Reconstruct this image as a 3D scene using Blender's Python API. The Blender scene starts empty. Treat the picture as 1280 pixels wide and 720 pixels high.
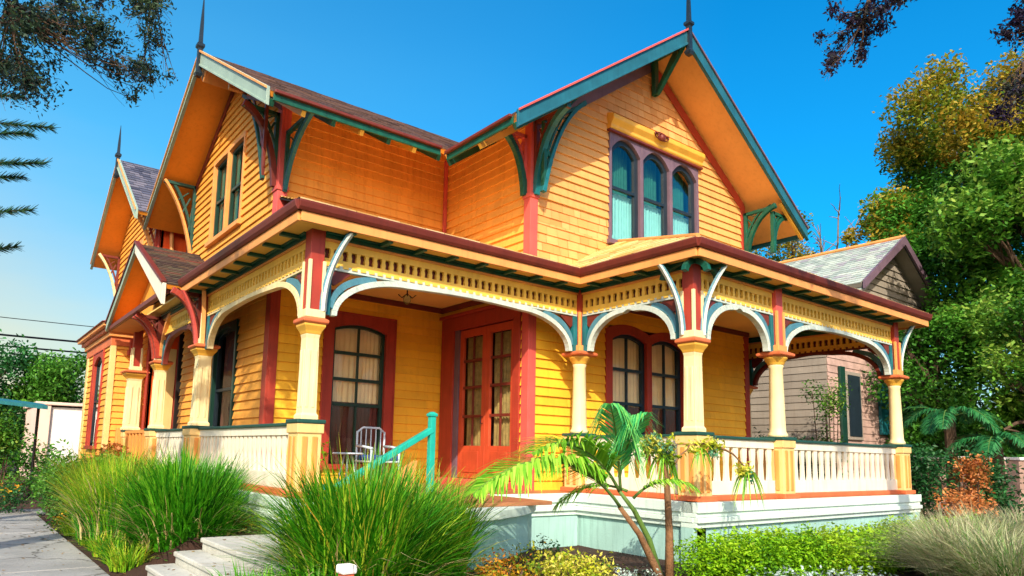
import bpy, math, random
import numpy as np
from mathutils import Vector, Matrix
random.seed(7); rng = np.random.default_rng(7)
scene = bpy.context.scene
col = scene.collection
PI = math.pi
V = Vector

# ------------------------------------------------------------------ helpers
def lin(h):
    h = h.lstrip('#')
    o = []
    for i in (0, 2, 4):
        c = int(h[i:i+2], 16) / 255
        o.append(c/12.92 if c <= .04045 else ((c+.055)/1.055)**2.4)
    return (*o, 1)

MATS = {}
def paint(name, colr, rough=.55, var=.12, scale=3.0, bump=.15, streak=.0, dirt=None, grain=0., metal=0., spec=.4, boards=0., cracks=0.):
    """painted or raw surface: uneven tone, weather streaks, fine bump"""
    m = bpy.data.materials.new(name); m.use_nodes = True
    nt = m.node_tree; N = nt.nodes; L = nt.links
    b = N['Principled BSDF']
    c = lin(colr) if isinstance(colr, str) else (*colr, 1)
    tc = N.new('ShaderNodeTexCoord')
    n1 = N.new('ShaderNodeTexNoise'); n1.inputs['Scale'].default_value = scale; n1.inputs['Detail'].default_value = 6
    L.new(tc.outputs['Object'], n1.inputs['Vector'])
    rp = N.new('ShaderNodeValToRGB')
    rp.color_ramp.elements[0].position = .3; rp.color_ramp.elements[1].position = .72
    rp.color_ramp.elements[0].color = (*[max(0, x*(1-var)) for x in c[:3]], 1)
    rp.color_ramp.elements[1].color = (*[min(1, x*(1+var*.7)) for x in c[:3]], 1)
    L.new(n1.outputs['Fac'], rp.inputs['Fac'])
    out = rp.outputs['Color']
    if streak > 0:
        mp = N.new('ShaderNodeMapping'); mp.inputs['Scale'].default_value = (9, 9, .7)
        L.new(tc.outputs['Object'], mp.inputs['Vector'])
        n2 = N.new('ShaderNodeTexNoise'); n2.inputs['Scale'].default_value = 1.6; n2.inputs['Detail'].default_value = 8; n2.inputs['Roughness'].default_value = .65
        L.new(mp.outputs['Vector'], n2.inputs['Vector'])
        r2 = N.new('ShaderNodeValToRGB'); r2.color_ramp.elements[0].position = .5; r2.color_ramp.elements[1].position = .75
        r2.color_ramp.elements[0].color = (0, 0, 0, 1); r2.color_ramp.elements[1].color = (streak, streak, streak, 1)
        L.new(n2.outputs['Fac'], r2.inputs['Fac'])
        mx = N.new('ShaderNodeMixRGB'); L.new(r2.outputs['Color'], mx.inputs['Fac'])
        L.new(out, mx.inputs['Color1']); mx.inputs['Color2'].default_value = lin(dirt) if dirt else (*[x*.45 for x in c[:3]], 1)
        out = mx.outputs['Color']
    if cracks:
        vo = N.new('ShaderNodeTexVoronoi'); vo.feature = 'DISTANCE_TO_EDGE'; vo.inputs['Scale'].default_value = cracks
        nd = N.new('ShaderNodeTexNoise'); nd.inputs['Scale'].default_value = 3; nd.inputs['Detail'].default_value = 6; L.new(tc.outputs['Object'], nd.inputs['Vector'])
        ad = N.new('ShaderNodeMixRGB'); ad.blend_type = 'ADD'; ad.inputs['Fac'].default_value = .5; L.new(tc.outputs['Object'], ad.inputs['Color1']); L.new(nd.outputs['Color'], ad.inputs['Color2'])
        L.new(ad.outputs['Color'], vo.inputs['Vector'])
        rc = N.new('ShaderNodeValToRGB'); rc.color_ramp.elements[0].position = .004; rc.color_ramp.elements[1].position = .014
        rc.color_ramp.elements[0].color = (.35, .33, .3, 1); rc.color_ramp.elements[1].color = (1, 1, 1, 1); L.new(vo.outputs['Distance'], rc.inputs['Fac'])
        mc = N.new('ShaderNodeMixRGB'); mc.blend_type = 'MULTIPLY'; mc.inputs['Fac'].default_value = 1; L.new(out, mc.inputs['Color1']); L.new(rc.outputs['Color'], mc.inputs['Color2']); out = mc.outputs['Color']
    if boards:
        at = N.new('ShaderNodeAttribute'); at.attribute_name = 'v'
        mr = N.new('ShaderNodeMapRange'); mr.inputs['To Min'].default_value = 1-boards; mr.inputs['To Max'].default_value = 1+boards*.5
        L.new(at.outputs['Fac'], mr.inputs['Value'])
        h2 = N.new('ShaderNodeHueSaturation'); L.new(mr.outputs['Result'], h2.inputs['Value']); L.new(out, h2.inputs['Color'])
        # chips and rubbed spots where the primer shows
        n5 = N.new('ShaderNodeTexNoise'); n5.inputs['Scale'].default_value = 14; n5.inputs['Detail'].default_value = 9; n5.inputs['Roughness'].default_value = .75
        L.new(tc.outputs['Object'], n5.inputs['Vector'])
        r5 = N.new('ShaderNodeValToRGB'); r5.color_ramp.elements[0].position = .62; r5.color_ramp.elements[1].position = .74
        r5.color_ramp.elements[0].color = (0, 0, 0, 1); r5.color_ramp.elements[1].color = (.55, .55, .55, 1); L.new(n5.outputs['Fac'], r5.inputs['Fac'])
        m5 = N.new('ShaderNodeMixRGB'); L.new(r5.outputs['Color'], m5.inputs['Fac']); L.new(h2.outputs['Color'], m5.inputs['Color1'])
        m5.inputs['Color2'].default_value = (*[min(1, x*.55+.06) for x in c[:3]], 1)
        out = m5.outputs['Color']
    L.new(out, b.inputs['Base Color'])
    b.inputs['Roughness'].default_value = rough; b.inputs['Metallic'].default_value = metal
    b.inputs['Specular IOR Level'].default_value = spec
    if bump > 0:
        n3 = N.new('ShaderNodeTexNoise'); n3.inputs['Scale'].default_value = 45; n3.inputs['Detail'].default_value = 5
        if grain:
            mg = N.new('ShaderNodeMapping'); mg.inputs['Scale'].default_value = (1, 1, grain)
            L.new(tc.outputs['Object'], mg.inputs['Vector']); L.new(mg.outputs['Vector'], n3.inputs['Vector'])
        else: L.new(tc.outputs['Object'], n3.inputs['Vector'])
        bp = N.new('ShaderNodeBump'); bp.inputs['Strength'].default_value = bump; bp.inputs['Distance'].default_value = .01
        L.new(n3.outputs['Fac'], bp.inputs['Height']); L.new(bp.outputs['Normal'], b.inputs['Normal'])
    MATS[name] = m
    return m

def varied(name, cols, rough=.7, bump=.25, trans=0., spec=.3, noise=0.):
    """colour picked per shingle, board or leaf from the attribute 'v'"""
    m = bpy.data.materials.new(name); m.use_nodes = True
    nt = m.node_tree; N = nt.nodes; L = nt.links
    b = N['Principled BSDF']
    at = N.new('ShaderNodeAttribute'); at.attribute_name = 'v'
    rp = N.new('ShaderNodeValToRGB'); e = rp.color_ramp.elements
    n = len(cols)
    while len(e) < n: e.new(.5)
    for i, c in enumerate(cols):
        e[i].position = i/(n-1) if n > 1 else 0; e[i].color = lin(c) if isinstance(c, str) else (*c, 1)
    L.new(at.outputs['Fac'], rp.inputs['Fac'])
    out = rp.outputs['Color']
    tc = N.new('ShaderNodeTexCoord')
    if noise > 0:
        n1 = N.new('ShaderNodeTexNoise'); n1.inputs['Scale'].default_value = 1.7; n1.inputs['Detail'].default_value = 7; n1.inputs['Roughness'].default_value = .65
        L.new(tc.outputs['Object'], n1.inputs['Vector'])
        hs = N.new('ShaderNodeHueSaturation')
        mr = N.new('ShaderNodeMapRange'); mr.inputs['From Min'].default_value = .3; mr.inputs['From Max'].default_value = .7
        mr.inputs['To Min'].default_value = 1-noise; mr.inputs['To Max'].default_value = 1+noise*.8
        L.new(n1.outputs['Fac'], mr.inputs['Value']); L.new(mr.outputs['Result'], hs.inputs['Value']); L.new(out, hs.inputs['Color'])
        out = hs.outputs['Color']
    L.new(out, b.inputs['Base Color']); b.inputs['Roughness'].default_value = rough
    b.inputs['Specular IOR Level'].default_value = spec
    if bump:
        n3 = N.new('ShaderNodeTexNoise'); n3.inputs['Scale'].default_value = 60; n3.inputs['Detail'].default_value = 4
        L.new(tc.outputs['Object'], n3.inputs['Vector'])
        bp = N.new('ShaderNodeBump'); bp.inputs['Strength'].default_value = bump; bp.inputs['Distance'].default_value = .01
        L.new(n3.outputs['Fac'], bp.inputs['Height']); L.new(bp.outputs['Normal'], b.inputs['Normal'])
    if trans > 0:
        tr = N.new('ShaderNodeBsdfTranslucent'); L.new(out, tr.inputs['Color'])
        ms = N.new('ShaderNodeMixShader'); ms.inputs['Fac'].default_value = trans
        L.new(b.outputs['BSDF'], ms.inputs[1]); L.new(tr.outputs['BSDF'], ms.inputs[2])
        L.new(ms.outputs['Shader'], N['Material Output'].inputs['Surface'])
    MATS[name] = m
    return m

def glass_mat(name, tint=(.8, .9, .9), refl=.25):
    m = bpy.data.materials.new(name); m.use_nodes = True
    nt = m.node_tree; N = nt.nodes; L = nt.links; N.remove(N['Principled BSDF'])
    g = N.new('ShaderNodeBsdfGlossy'); g.inputs['Roughness'].default_value = .03
    t = N.new('ShaderNodeBsdfTransparent'); t.inputs['Color'].default_value = (*tint, 1)
    lw = N.new('ShaderNodeLayerWeight'); lw.inputs['Blend'].default_value = refl
    tc = N.new('ShaderNodeTexCoord'); n = N.new('ShaderNodeTexNoise'); n.inputs['Scale'].default_value = 1.3
    L.new(tc.outputs['Object'], n.inputs['Vector'])
    bp = N.new('ShaderNodeBump'); bp.inputs['Strength'].default_value = .15; bp.inputs['Distance'].default_value = .05
    L.new(n.outputs['Fac'], bp.inputs['Height']); L.new(bp.outputs['Normal'], g.inputs['Normal'])
    ms = N.new('ShaderNodeMixShader'); 
    mm = N.new('ShaderNodeMath'); mm.operation = 'MULTIPLY_ADD'; mm.inputs[1].default_value = .8; mm.inputs[2].default_value = refl*.5
    L.new(lw.outputs['Fresnel'], mm.inputs[0]); L.new(mm.outputs[0], ms.inputs['Fac'])
    L.new(t.outputs[0], ms.inputs[1]); L.new(g.outputs[0], ms.inputs[2])
    L.new(ms.outputs[0], N['Material Output'].inputs['Surface'])
    MATS[name] = m
    return m

# object bookkeeping: ORG holds each parent's origin in world space
ORG = {}
def thing(name, label, cat, loc, group=None, kind=None):
    o = bpy.data.objects.new(name, None); col.objects.link(o); o.location = loc
    o.empty_display_size = .2
    o['label'] = label; o['category'] = cat
    if group: o['group'] = group
    if kind: o['kind'] = kind
    ORG[o.name] = V(loc)
    return o
def tag(o, label, cat, group=None, kind=None):
    if label: o['label'] = label
    if cat: o['category'] = cat
    if group: o['group'] = group
    if kind: o['kind'] = kind
    return o
def link(name, me, parent, centre):
    o = bpy.data.objects.new(name, me); col.objects.link(o)
    ORG[o.name] = V(centre)
    if parent is not None:
        o.parent = parent; o.location = V(centre) - ORG[parent.name]
    else: o.location = centre
    return o

class MB:
    def __init__(s): s.v = []; s.f = []; s.m = []; s.c = []; s.cur = 0; s.val = .5
    def face(s, pts, m=None, val=None):
        i = len(s.v); s.v += [tuple(p) for p in pts]; s.f.append(tuple(range(i, i+len(pts))))
        s.m.append(s.cur if m is None else m); s.c.append(s.val if val is None else val)
    def box(s, x0, x1, y0, y1, z0, z1, m=None):
        s.hexa([(x0,y0,z0),(x1,y0,z0),(x1,y1,z0),(x0,y1,z0)], [(x0,y0,z1),(x1,y0,z1),(x1,y1,z1),(x0,y1,z1)], m)
    def hexa(s, a, b, m=None):
        n = len(a); i = len(s.v); s.v += [tuple(p) for p in a] + [tuple(p) for p in b]
        fs = [tuple(i+k for k in reversed(range(n))), tuple(i+n+k for k in range(n))]
        fs += [(i+k, i+(k+1) % n, i+n+(k+1) % n, i+n+k) for k in range(n)]
        s.f += fs; s.m += [s.cur if m is None else m]*len(fs); s.c += [s.val]*len(fs)
    def beam(s, p, q, w, h, up=(0, 0, 1), m=None):
        p = V(p); q = V(q); d = (q-p).normalized(); sd = d.cross(V(up))
        if sd.length < 1e-4: sd = d.cross(V((1, 0, 0)))
        sd.normalize(); u = sd.cross(d)
        c = [sd*(-w/2)+u*(-h/2), sd*(w/2)+u*(-h/2), sd*(w/2)+u*(h/2), sd*(-w/2)+u*(h/2)]
        s.hexa([p+k for k in c], [q+k for k in c], m)
    def prism(s, pts2, O, U, W, N, n0, n1, m=None):
        """2D outline (u,w) in the plane O+uU+wW, pushed from n0 to n1 along N"""
        O = V(O); U = V(U); W = V(W); N = V(N)
        a = [O+U*u+W*w+N*n0 for u, w in pts2]; b = [O+U*u+W*w+N*n1 for u, w in pts2]
        s.hexa(a, b, m)
    def strip(s, outer, inner, O, U, W, N, n0, n1, m=None, closed=False):
        """band between two equal-length outlines"""
        O = V(O); U = V(U); W = V(W); N = V(N); n = len(outer)
        for k in range(n if closed else n-1):
            j = (k+1) % n
            q = [outer[k], outer[j], inner[j], inner[k]]
            s.hexa([O+U*u+W*w+N*n0 for u, w in q], [O+U*u+W*w+N*n1 for u, w in q], m)
    def tube(s, pts, rads, n=8, m=None, cap=True):
        pts = [V(p) for p in pts]; rings = []
        if not hasattr(rads, '__len__'): rads = [rads]*len(pts)
        a = None
        for k, p in enumerate(pts):
            d = (pts[min(k+1, len(pts)-1)] - pts[max(k-1, 0)]).normalized()
            if a is None:
                a = d.cross(V((0, 0, 1)) if abs(d.z) < .9 else V((1, 0, 0))).normalized()
            else: a = (a - d*a.dot(d)).normalized()
            b = d.cross(a); i = len(s.v)
            s.v += [tuple(p + (a*math.cos(2*PI*t/n)+b*math.sin(2*PI*t/n))*rads[k]) for t in range(n)]
            rings.append(i)
        for r0, r1 in zip(rings, rings[1:]):
            for t in range(n):
                s.f.append((r0+t, r0+(t+1) % n, r1+(t+1) % n, r1+t)); s.m.append(s.cur if m is None else m); s.c.append(s.val)
        if cap:
            for r in (rings[0], rings[-1]):
                s.f.append(tuple(r+t for t in range(n))); s.m.append(s.cur if m is None else m); s.c.append(s.val)
    def lathe(s, c, prof, n=20, m=None, square=False):
        """profile of (radius, z); square=True turns it on four corners"""
        c = V(c); k = 4 if square else n; off = PI/4 if square else 0; f = math.sqrt(2) if square else 1
        rings = []
        for r, z in prof:
            rings.append(len(s.v)); s.v += [tuple(c+V((math.cos(off+2*PI*t/k)*r*f, math.sin(off+2*PI*t/k)*r*f, z))) for t in range(k)]
        for r0, r1 in zip(rings, rings[1:]):
            for t in range(k):
                s.f.append((r0+t, r0+(t+1) % k, r1+(t+1) % k, r1+t)); s.m.append(s.cur if m is None else m); s.c.append(s.val)
        for r in (rings[0], rings[-1]):
            s.f.append(tuple(r+t for t in range(k))); s.m.append(s.cur if m is None else m); s.c.append(s.val)
    def build(s, name, mats, parent=None, bevel=0., smooth=False, origin=None):
        if not isinstance(mats, (list, tuple)): mats = [mats]
        vv = np.array(s.v, dtype=float)
        if origin is None:
            if parent is None: c = V(((vv[:, 0].min()+vv[:, 0].max())/2, (vv[:, 1].min()+vv[:, 1].max())/2, vv[:, 2].min()))
            else: c = V(((vv.min(0)+vv.max(0))/2).tolist())
        else: c = V(origin)
        me = bpy.data.meshes.new(name); me.from_pydata((vv-np.array(c)).tolist(), [], s.f)
        for m in mats: me.materials.append(MATS[m] if isinstance(m, str) else m)
        me.polygons.foreach_set('material_index', s.m)
        at = me.attributes.new('v', 'FLOAT', 'FACE'); at.data.foreach_set('value', s.c)
        if smooth: me.polygons.foreach_set('use_smooth', [True]*len(me.polygons))
        import bmesh
        bm = bmesh.new(); bm.from_mesh(me); bmesh.ops.recalc_face_normals(bm, faces=bm.faces); bm.to_mesh(me); bm.free()
        me.update()
        o = link(name, me, parent, c)
        if bevel:
            md = o.modifiers.new('bevel', 'BEVEL'); md.width = bevel; md.segments = 2; md.limit_method = 'ANGLE'; md.harden_normals = False
        return o

def np_mesh(name, verts, nper, vals, mat, parent, origin, smooth=False):
    """many equal polygons with nper corners each; vals per polygon"""
    c = np.array(origin, dtype=float); nv = len(verts); nf = nv//nper
    me = bpy.data.meshes.new(name)
    me.vertices.add(nv); me.vertices.foreach_set('co', (verts-c).astype(np.float32).ravel())
    me.loops.add(nv); me.loops.foreach_set('vertex_index', np.arange(nv, dtype=np.int32))
    me.polygons.add(nf); me.polygons.foreach_set('loop_start', np.arange(0, nv, nper, dtype=np.int32))
    me.update(calc_edges=True)
    at = me.attributes.new('v', 'FLOAT', 'FACE'); at.data.foreach_set('value', np.asarray(vals, dtype=np.float32))
    me.materials.append(MATS[mat])
    return link(name, me, parent, V(origin))

def span(poly, w):
    us = []
    n = len(poly)
    for i in range(n):
        (u0, w0), (u1, w1) = poly[i], poly[(i+1) % n]
        if abs(w1-w0) < 1e-9: continue
        t = (w-w0)/(w1-w0)
        if -1e-9 <= t <= 1+1e-9: us.append(u0+(u1-u0)*t)
    return (min(us), max(us)) if us else None

def courses(mb, O, U, W, N, poly, holes=(), h=.155, proud=.022, m=0, seg=None, off=0., wmax=None, thick=True, vr=(0, 1)):
    """overlapping boards or shingles laid over a convex polygon (u,w); holes are (u0,u1,w0,w1)"""
    O = V(O); U = V(U); W = V(W); N = V(N)
    lo = min(p[1] for p in poly); hi = max(p[1] for p in poly)
    k = 0; w0 = math.floor((lo-off)/h)*h+off
    P = lambda u, w, n: O+U*u+W*w+N*n
    while w0 < hi-1e-6:
        w1 = w0+h
        a, b = max(w0, lo), min(w1, hi)
        cuts = sorted({a, b, *[x for hh in holes for x in (hh[2], hh[3]) if a < x < b], *[p[1] for p in poly if a+1e-6 < p[1] < b-1e-6]})
        bv = random.uniform(*vr)
        for za, zb in zip(cuts, cuts[1:]):
            if zb-za < 1e-5: continue
            sa, sb = span(poly, za+1e-7 if za == lo else za), span(poly, zb-1e-7 if zb == hi else zb)
            if not sa or not sb: continue
            mid = (za+zb)/2
            hs = sorted([(x[0], x[1]) for x in holes if x[2] < mid < x[3]])
            segs = []; ca, cb = sa[0], sb[0]
            for h0, h1 in hs:
                if h0 > max(ca, cb): segs.append((ca, cb, h0, h0))
                ca = cb = max(h1, ca)
            if max(sa[1], sb[1]) > max(ca, cb)+1e-4: segs.append((ca, cb, sa[1], sb[1]))
            da = proud*(1-(za-w0)/h)+.002; db = proud*(1-(zb-w0)/h)+.002
            for (la, lb, ra, rb) in segs:
                if max(ra-la, rb-lb) < .004: continue
                if seg is None:
                    mb.face([P(la, za, da), P(ra, za, da), P(rb, zb, db), P(lb, zb, db)], m, bv)
                    if za == a: mb.face([P(la, za, 0), P(ra, za, 0), P(ra, za, da), P(la, za, da)], m, bv)
                else:
                    x = min(la, lb); x1 = max(ra, rb); first = True
                    rs = random.Random(int(w0*1000)+k*7+11)
                    while x < x1-1e-4:
                        wd = rs.uniform(*seg[:2]); 
                        if first: wd *= rs.uniform(.3, 1); first = False
                        y = min(x+wd, x1); 
                        if x1-y < .03: y = x1
                        g = seg[2]/2; dd = rs.uniform(0, .006); vv = rs.uniform(*vr); zz = za-(rs.uniform(0, seg[3]) if (len(seg) > 3 and za == a) else 0)
                        xa, xb = max(x+g, la) if x > la else la, min(y-g, ra)
                        xc_, xd = max(x+g, lb), min(y-g, rb)
                        if xb > xa or xd > xc_:
                            xb = max(xa, xb); xd = max(xc_, xd) if xc_ <= rb else xc_
                            if xc_ > xd: xc_ = xd
                            mb.face([P(xa, zz, da+dd), P(xb, zz, da+dd), P(xd, zb, db+dd), P(xc_, zb, db+dd)], m, vv)
                            if za == a: mb.face([P(xa, zz, -.004), P(xb, zz, -.004), P(xb, zz, da+dd), P(xa, zz, da+dd)], m, vv)
                        x = y
                    mb.face([P(la, za, .001), P(ra, za, .001), P(rb, zb, .001), P(lb, zb, .001)], m, vr[0])
        w0 = w1; k += 1

def arch_pts(u0, u1, w0, w1, rise, n=14):
    """outline with a segmental arched head: up the left jamb, over, down the right"""
    pts = [(u0, w0)]
    for i in range(n+1):
        t = i/n; u = u0+(u1-u0)*t
        if rise >= (u1-u0)/2-1e-6:
            a = PI*(1-t); u = (u0+u1)/2+math.cos(a)*(u1-u0)/2; w = w1-rise+math.sin(a)*rise
        else: w = w1-rise+rise*(1-(2*t-1)**2)
        pts.append((u, w))
    pts.append((u1, w0))
    return pts
def rect_like(u0, u1, w0, w1, n=14):
    pts = [(u0, w0)]
    for i in range(n+1): pts.append((u0+(u1-u0)*i/n, w1))
    pts.append((u1, w0)); return pts

# ------------------------------------------------------------------ leaves, blades, trees
def rand_unit(n):
    a = rng.normal(size=(n, 3)); return a/np.linalg.norm(a, axis=1, keepdims=True)
def leaf_quads(c, size, up=.35, asp=.55, droop=0.):
    """a pointed leaf (kite) at each centre"""
    n = len(c)
    nn = rand_unit(n); nn[:, 2] = np.abs(nn[:, 2])+up; nn /= np.linalg.norm(nn, axis=1, keepdims=True)
    t = rand_unit(n); t[:, 2] -= droop; t -= nn*np.sum(t*nn, 1, keepdims=True); t /= np.linalg.norm(t, axis=1, keepdims=True)
    b = np.cross(nn, t); s = (size*rng.uniform(.6, 1.3, n))[:, None]
    q = np.stack([c-t*s*.5, c+b*s*asp*.5-t*s*.05, c+t*s*.6, c-b*s*asp*.5-t*s*.05], 1)
    return q.reshape(-1, 3)
def clump_leaves(clumps, per, size, shell=.55, up=.35, asp=.55, flat=1., droop=0., gap=0.):
    C = []; Vv = []
    for (c, r) in clumps:
        n = int(per*(r*r)); d = rand_unit(n); rad = r*rng.uniform(0, 1, n)**shell
        rad *= 1+.25*np.sin(d[:, 0]*5+c[0]*3)*np.cos(d[:, 1]*6+c[1])
        p = d*rad[:, None]; p[:, 2] *= flat
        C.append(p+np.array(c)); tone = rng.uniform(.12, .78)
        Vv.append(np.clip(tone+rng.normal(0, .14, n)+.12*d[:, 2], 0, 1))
    C = np.concatenate(C); Vv = np.concatenate(Vv)
    return leaf_quads(C, size, up, asp, droop), Vv
def limb(mb, p, q, r0, r1, sag=.1, n=5):
    p = V(p); q = V(q); pts = []
    for i in range(n+1):
        t = i/n; w = p.lerp(q, t); w.z += math.sin(t*PI)*sag*(q-p).length
        w += V((random.uniform(-1, 1), random.uniform(-1, 1), random.uniform(-.5, .5)))*(q-p).length*.03*(0 < i < n)
        pts.append(w)
    mb.tube(pts, [r0+(r1-r0)*i/n for i in range(n+1)], 7)
def hanging(name, label, base, main, cl, per, size, leafmat, shell, asp):
    """a tree seen only by its drooping sprays: main limbs pass above, twigs hang to each spray"""
    t = thing(name, label, 'tree', base); mb = MB(); b = V(base); top = V(main[0][0])
    mb.tube([b, b.lerp(top, .5)+V((.1, 0, 0)), top], [.34, .26, .16], 10); mb.build('trunk', 'bark', t, smooth=True)
    nodes = []
    for m in main:
        mb = MB(); pts = [V(p) for p in m]; fine = []
        for p, q in zip(pts, pts[1:]):
            for k in range(6): fine.append(p.lerp(q, k/6)+V((U_(-.03, .03), U_(-.03, .03), U_(-.03, .03))))
        fine.append(pts[-1]); n = len(fine); mb.tube(fine, [.12*(1-k/n)+.012 for k in range(n)], 8); mb.build('limb', 'bark', t, smooth=True); nodes += fine[2:]
    mb = MB()
    for (c, r) in cl:
        c = V(c); q = min(nodes, key=lambda p: (p-c).length*(1 if p.z > c.z-.1 else 1.6)); limb(mb, q, c, .009, .003, -.10)
        for j in range(5):
            d = V(rand_unit(1)[0].tolist()); d.z -= .5; limb(mb, q.lerp(c, U_(.6, 1)), c+d*r*.9, .003, .0012, -.05, 3)
    mb.build('twigs', 'bark', t)['kind'] = 'stuff'
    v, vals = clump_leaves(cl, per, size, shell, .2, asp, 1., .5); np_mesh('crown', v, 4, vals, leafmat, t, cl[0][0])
    return t
U_ = random.uniform
def tree(name, label, base, top, tr, clumps, per, size, leafmat, bark='bark', cat='tree', group=None, limbs=True, lean=(0, 0), shell=.55, up=.35, asp=.55, flat=1., droop=0., lstep=1, lr=.38):
    t = thing(name, label, cat, base, group)
    mb = MB(); b = V(base); tp = V(top)
    pts = [b.lerp(tp, k/6)+V((random.uniform(-1, 1), random.uniform(-1, 1), 0))*tr*.5*(0 < k < 6) for k in range(7)]
    mb.tube(pts, [tr*1.35, tr*1.05, tr*.95, tr*.85, tr*.72, tr*.55, tr*.35], 10)
    mb.build('trunk', bark, t, smooth=True)
    if limbs:
        for (c, r) in clumps[::lstep]:
            c = V(c); k = min(5, max(2, int(6*max(0, min(1, (c.z-b.z)/max(.1, tp.z-b.z)*.75)))))
            mb = MB(); limb(mb, pts[k], c, tr*lr, max(.006, tr*lr*.12)); 
            for j in range(3): 
                d = V(rand_unit(1)[0].tolist()); d.z = abs(d.z); limb(mb, pts[k].lerp(c, .6), c+d*r*.7, tr*lr*.3, max(.004, tr*lr*.07))
            mb.build('limb', bark, t, smooth=True)
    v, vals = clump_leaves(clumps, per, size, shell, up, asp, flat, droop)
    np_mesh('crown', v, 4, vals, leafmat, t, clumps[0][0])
    return t

def blades(n, base, spread, height, width, arc, mat, parent, name='blades', vlo=0., vhi=1., segs=5, wind=(0, 0), lean=0., ground=None, dirs=None, stiff=1.8):
    """curved grass blades as tapering strips of quads"""
    b = np.array(base, float)
    a = rng.uniform(0, 2*PI, n); r = spread*np.sqrt(rng.uniform(0, 1, n))
    root = np.stack([b[0]+np.cos(a)*r, b[1]+np.sin(a)*r, np.full(n, b[2])], 1)
    th = a+rng.normal(0, .5, n); dr = np.stack([np.cos(th), np.sin(th), np.zeros(n)], 1)
    dr[:, 0] += wind[0]; dr[:, 1] += wind[1]
    H = height*rng.uniform(.45, 1.08, n)*(1+.10*np.sin(a*2+b[1]*7)+.07*np.sin(a*5+b[0]*5)); A = arc*rng.uniform(.3, 1.25, n)*(.35+.65*r/spread)
    sd = np.stack([-np.sin(th+rng.normal(0, .8, n)), np.cos(th), np.zeros(n)], 1); sd /= np.linalg.norm(sd, axis=1, keepdims=True)
    W = width*rng.uniform(.6, 1.3, n); L = []; R_ = []
    for k in range(segs+1):
        t = k/segs; out = A*t**stiff; up = H*(t-.28*t**3*np.clip(A/np.maximum(height, .01)*1.5, 0, 1.6))
        p = root+dr*out[:, None]+np.array([0, 0, 1.])*up[:, None]
        w = (W*(1-t)**.7*.5+.0005)[:, None]
        L.append(p-sd*w); R_.append(p+sd*w)
    q = []
    for k in range(segs): q.append(np.stack([L[k], R_[k], R_[k+1], L[k+1]], 1))
    q = np.concatenate(q, 0).reshape(-1, 3)
    val = np.clip(rng.uniform(vlo, vhi, n)*.8+.2*(.5+.5*np.sin(a*3+b[0]*9)), 0, 1)
    vals = np.concatenate([np.clip(val+(k/segs)*.18-.08, 0, 1) for k in range(segs)])
    return np_mesh(name, q, 4, vals, mat, parent, base)

def frond(name, parent, p0, d, length, droop, leaflet, n, mat, rmat, up=(0, 0, 1), curl=.0, wid=.028, tipdrop=.35, updroop=0.5):
    """feather palm leaf: arching rib with narrow folded leaflets on both sides"""
    p = V(p0); d = V(d).normalized(); pts = []; N = 14; step = length/N
    for k in range(N+1):
        pts.append(p.copy()); p = p+d*step; d = (d+V((0, 0, -droop/N))).normalized()
    mb = MB(); mb.tube(pts, [max(.003, .016*(1-k/N)+.003) for k in range(N+1)], 6)
    rib = mb.build(name, rmat, parent, smooth=True)
    q = []; vals = []
    for i in range(n):
        t = .18+.81*i/(n-1); f = t*N; k = min(N-1, int(f)); c = pts[k].lerp(pts[k+1], f-k); ax = (pts[k+1]-pts[k]).normalized()
        side = ax.cross(V(up)); side = side.normalized() if side.length > .1 else V((1, 0, 0)); nrm = side.cross(ax)
        ln = leaflet*(math.sin(PI*min(1, (t*.93+.07)))**.6)*random.uniform(.85, 1.1)
        for sg in (-1, 1):
            dd = (side*sg*.8+ax*.75+nrm*random.uniform(.0, .3)+V((random.uniform(-.08, .08), random.uniform(-.08, .08), 0))).normalized()
            a = c; mid = c+dd*ln*.5; end = c+dd*ln+V((0, 0, -ln*tipdrop*random.uniform(.6, 1.5)))
            wv = dd.cross(nrm).normalized()*wid*.5*random.uniform(.8, 1.2)
            q += [a-wv*.4, a+wv*.4, mid+wv, mid-wv, mid-wv, mid+wv, end+wv*.15, end-wv*.15]
            vv = random.uniform(.2, .9); vals += [vv, min(1, vv+.08)]
    np_mesh('leaflets', np.array([list(x) for x in q]), 4, vals, mat, rib, tuple(p0))
    return rib
# ------------------------------------------------------------------ camera, sky, sun
cam = bpy.data.objects.new('camera', bpy.data.cameras.new('camera')); col.objects.link(cam)
Rr = [(0.7954099754, -0.6056233364, 0.0233097704), (-0.0956573595, -0.0874697041, 0.9915637753), (-0.5984752631, -0.7909294692, -0.1275066044)]
mw = Matrix(((Rr[0][0], Rr[1][0], Rr[2][0], -3.5259), (Rr[0][1], Rr[1][1], Rr[2][1], -8.2449), (Rr[0][2], Rr[1][2], Rr[2][2], .5787), (0, 0, 0, 1)))
cam.matrix_world = mw
cam.data.sensor_width = 36; cam.data.lens = 870.87/1280*36
cam.data.shift_x = (640-601.02)/1280; cam.data.shift_y = (455.18-360)/1280
cam.data.clip_end = 3000
scene.camera = cam

SUN_EL = math.radians(35); sx, sy = -.64, -.768      # horizontal direction towards the sun
w = bpy.data.worlds.new('World'); scene.world = w; w.use_nodes = True
nt = w.node_tree; bg = nt.nodes['Background']
sky = nt.nodes.new('ShaderNodeTexSky'); sky.sky_type = 'NISHITA'; sky.sun_disc = False
sky.sun_elevation = SUN_EL; sky.sun_rotation = math.atan2(sx, sy)
sky.air_density = 1.0; sky.dust_density = 2.6; sky.ozone_density = 2.2
hs = nt.nodes.new('ShaderNodeHueSaturation'); hs.inputs['Saturation'].default_value = 1.75; hs.inputs['Value'].default_value = .9
hs.inputs['Hue'].default_value = .494
nt.links.new(sky.outputs['Color'], hs.inputs['Color'])
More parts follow.
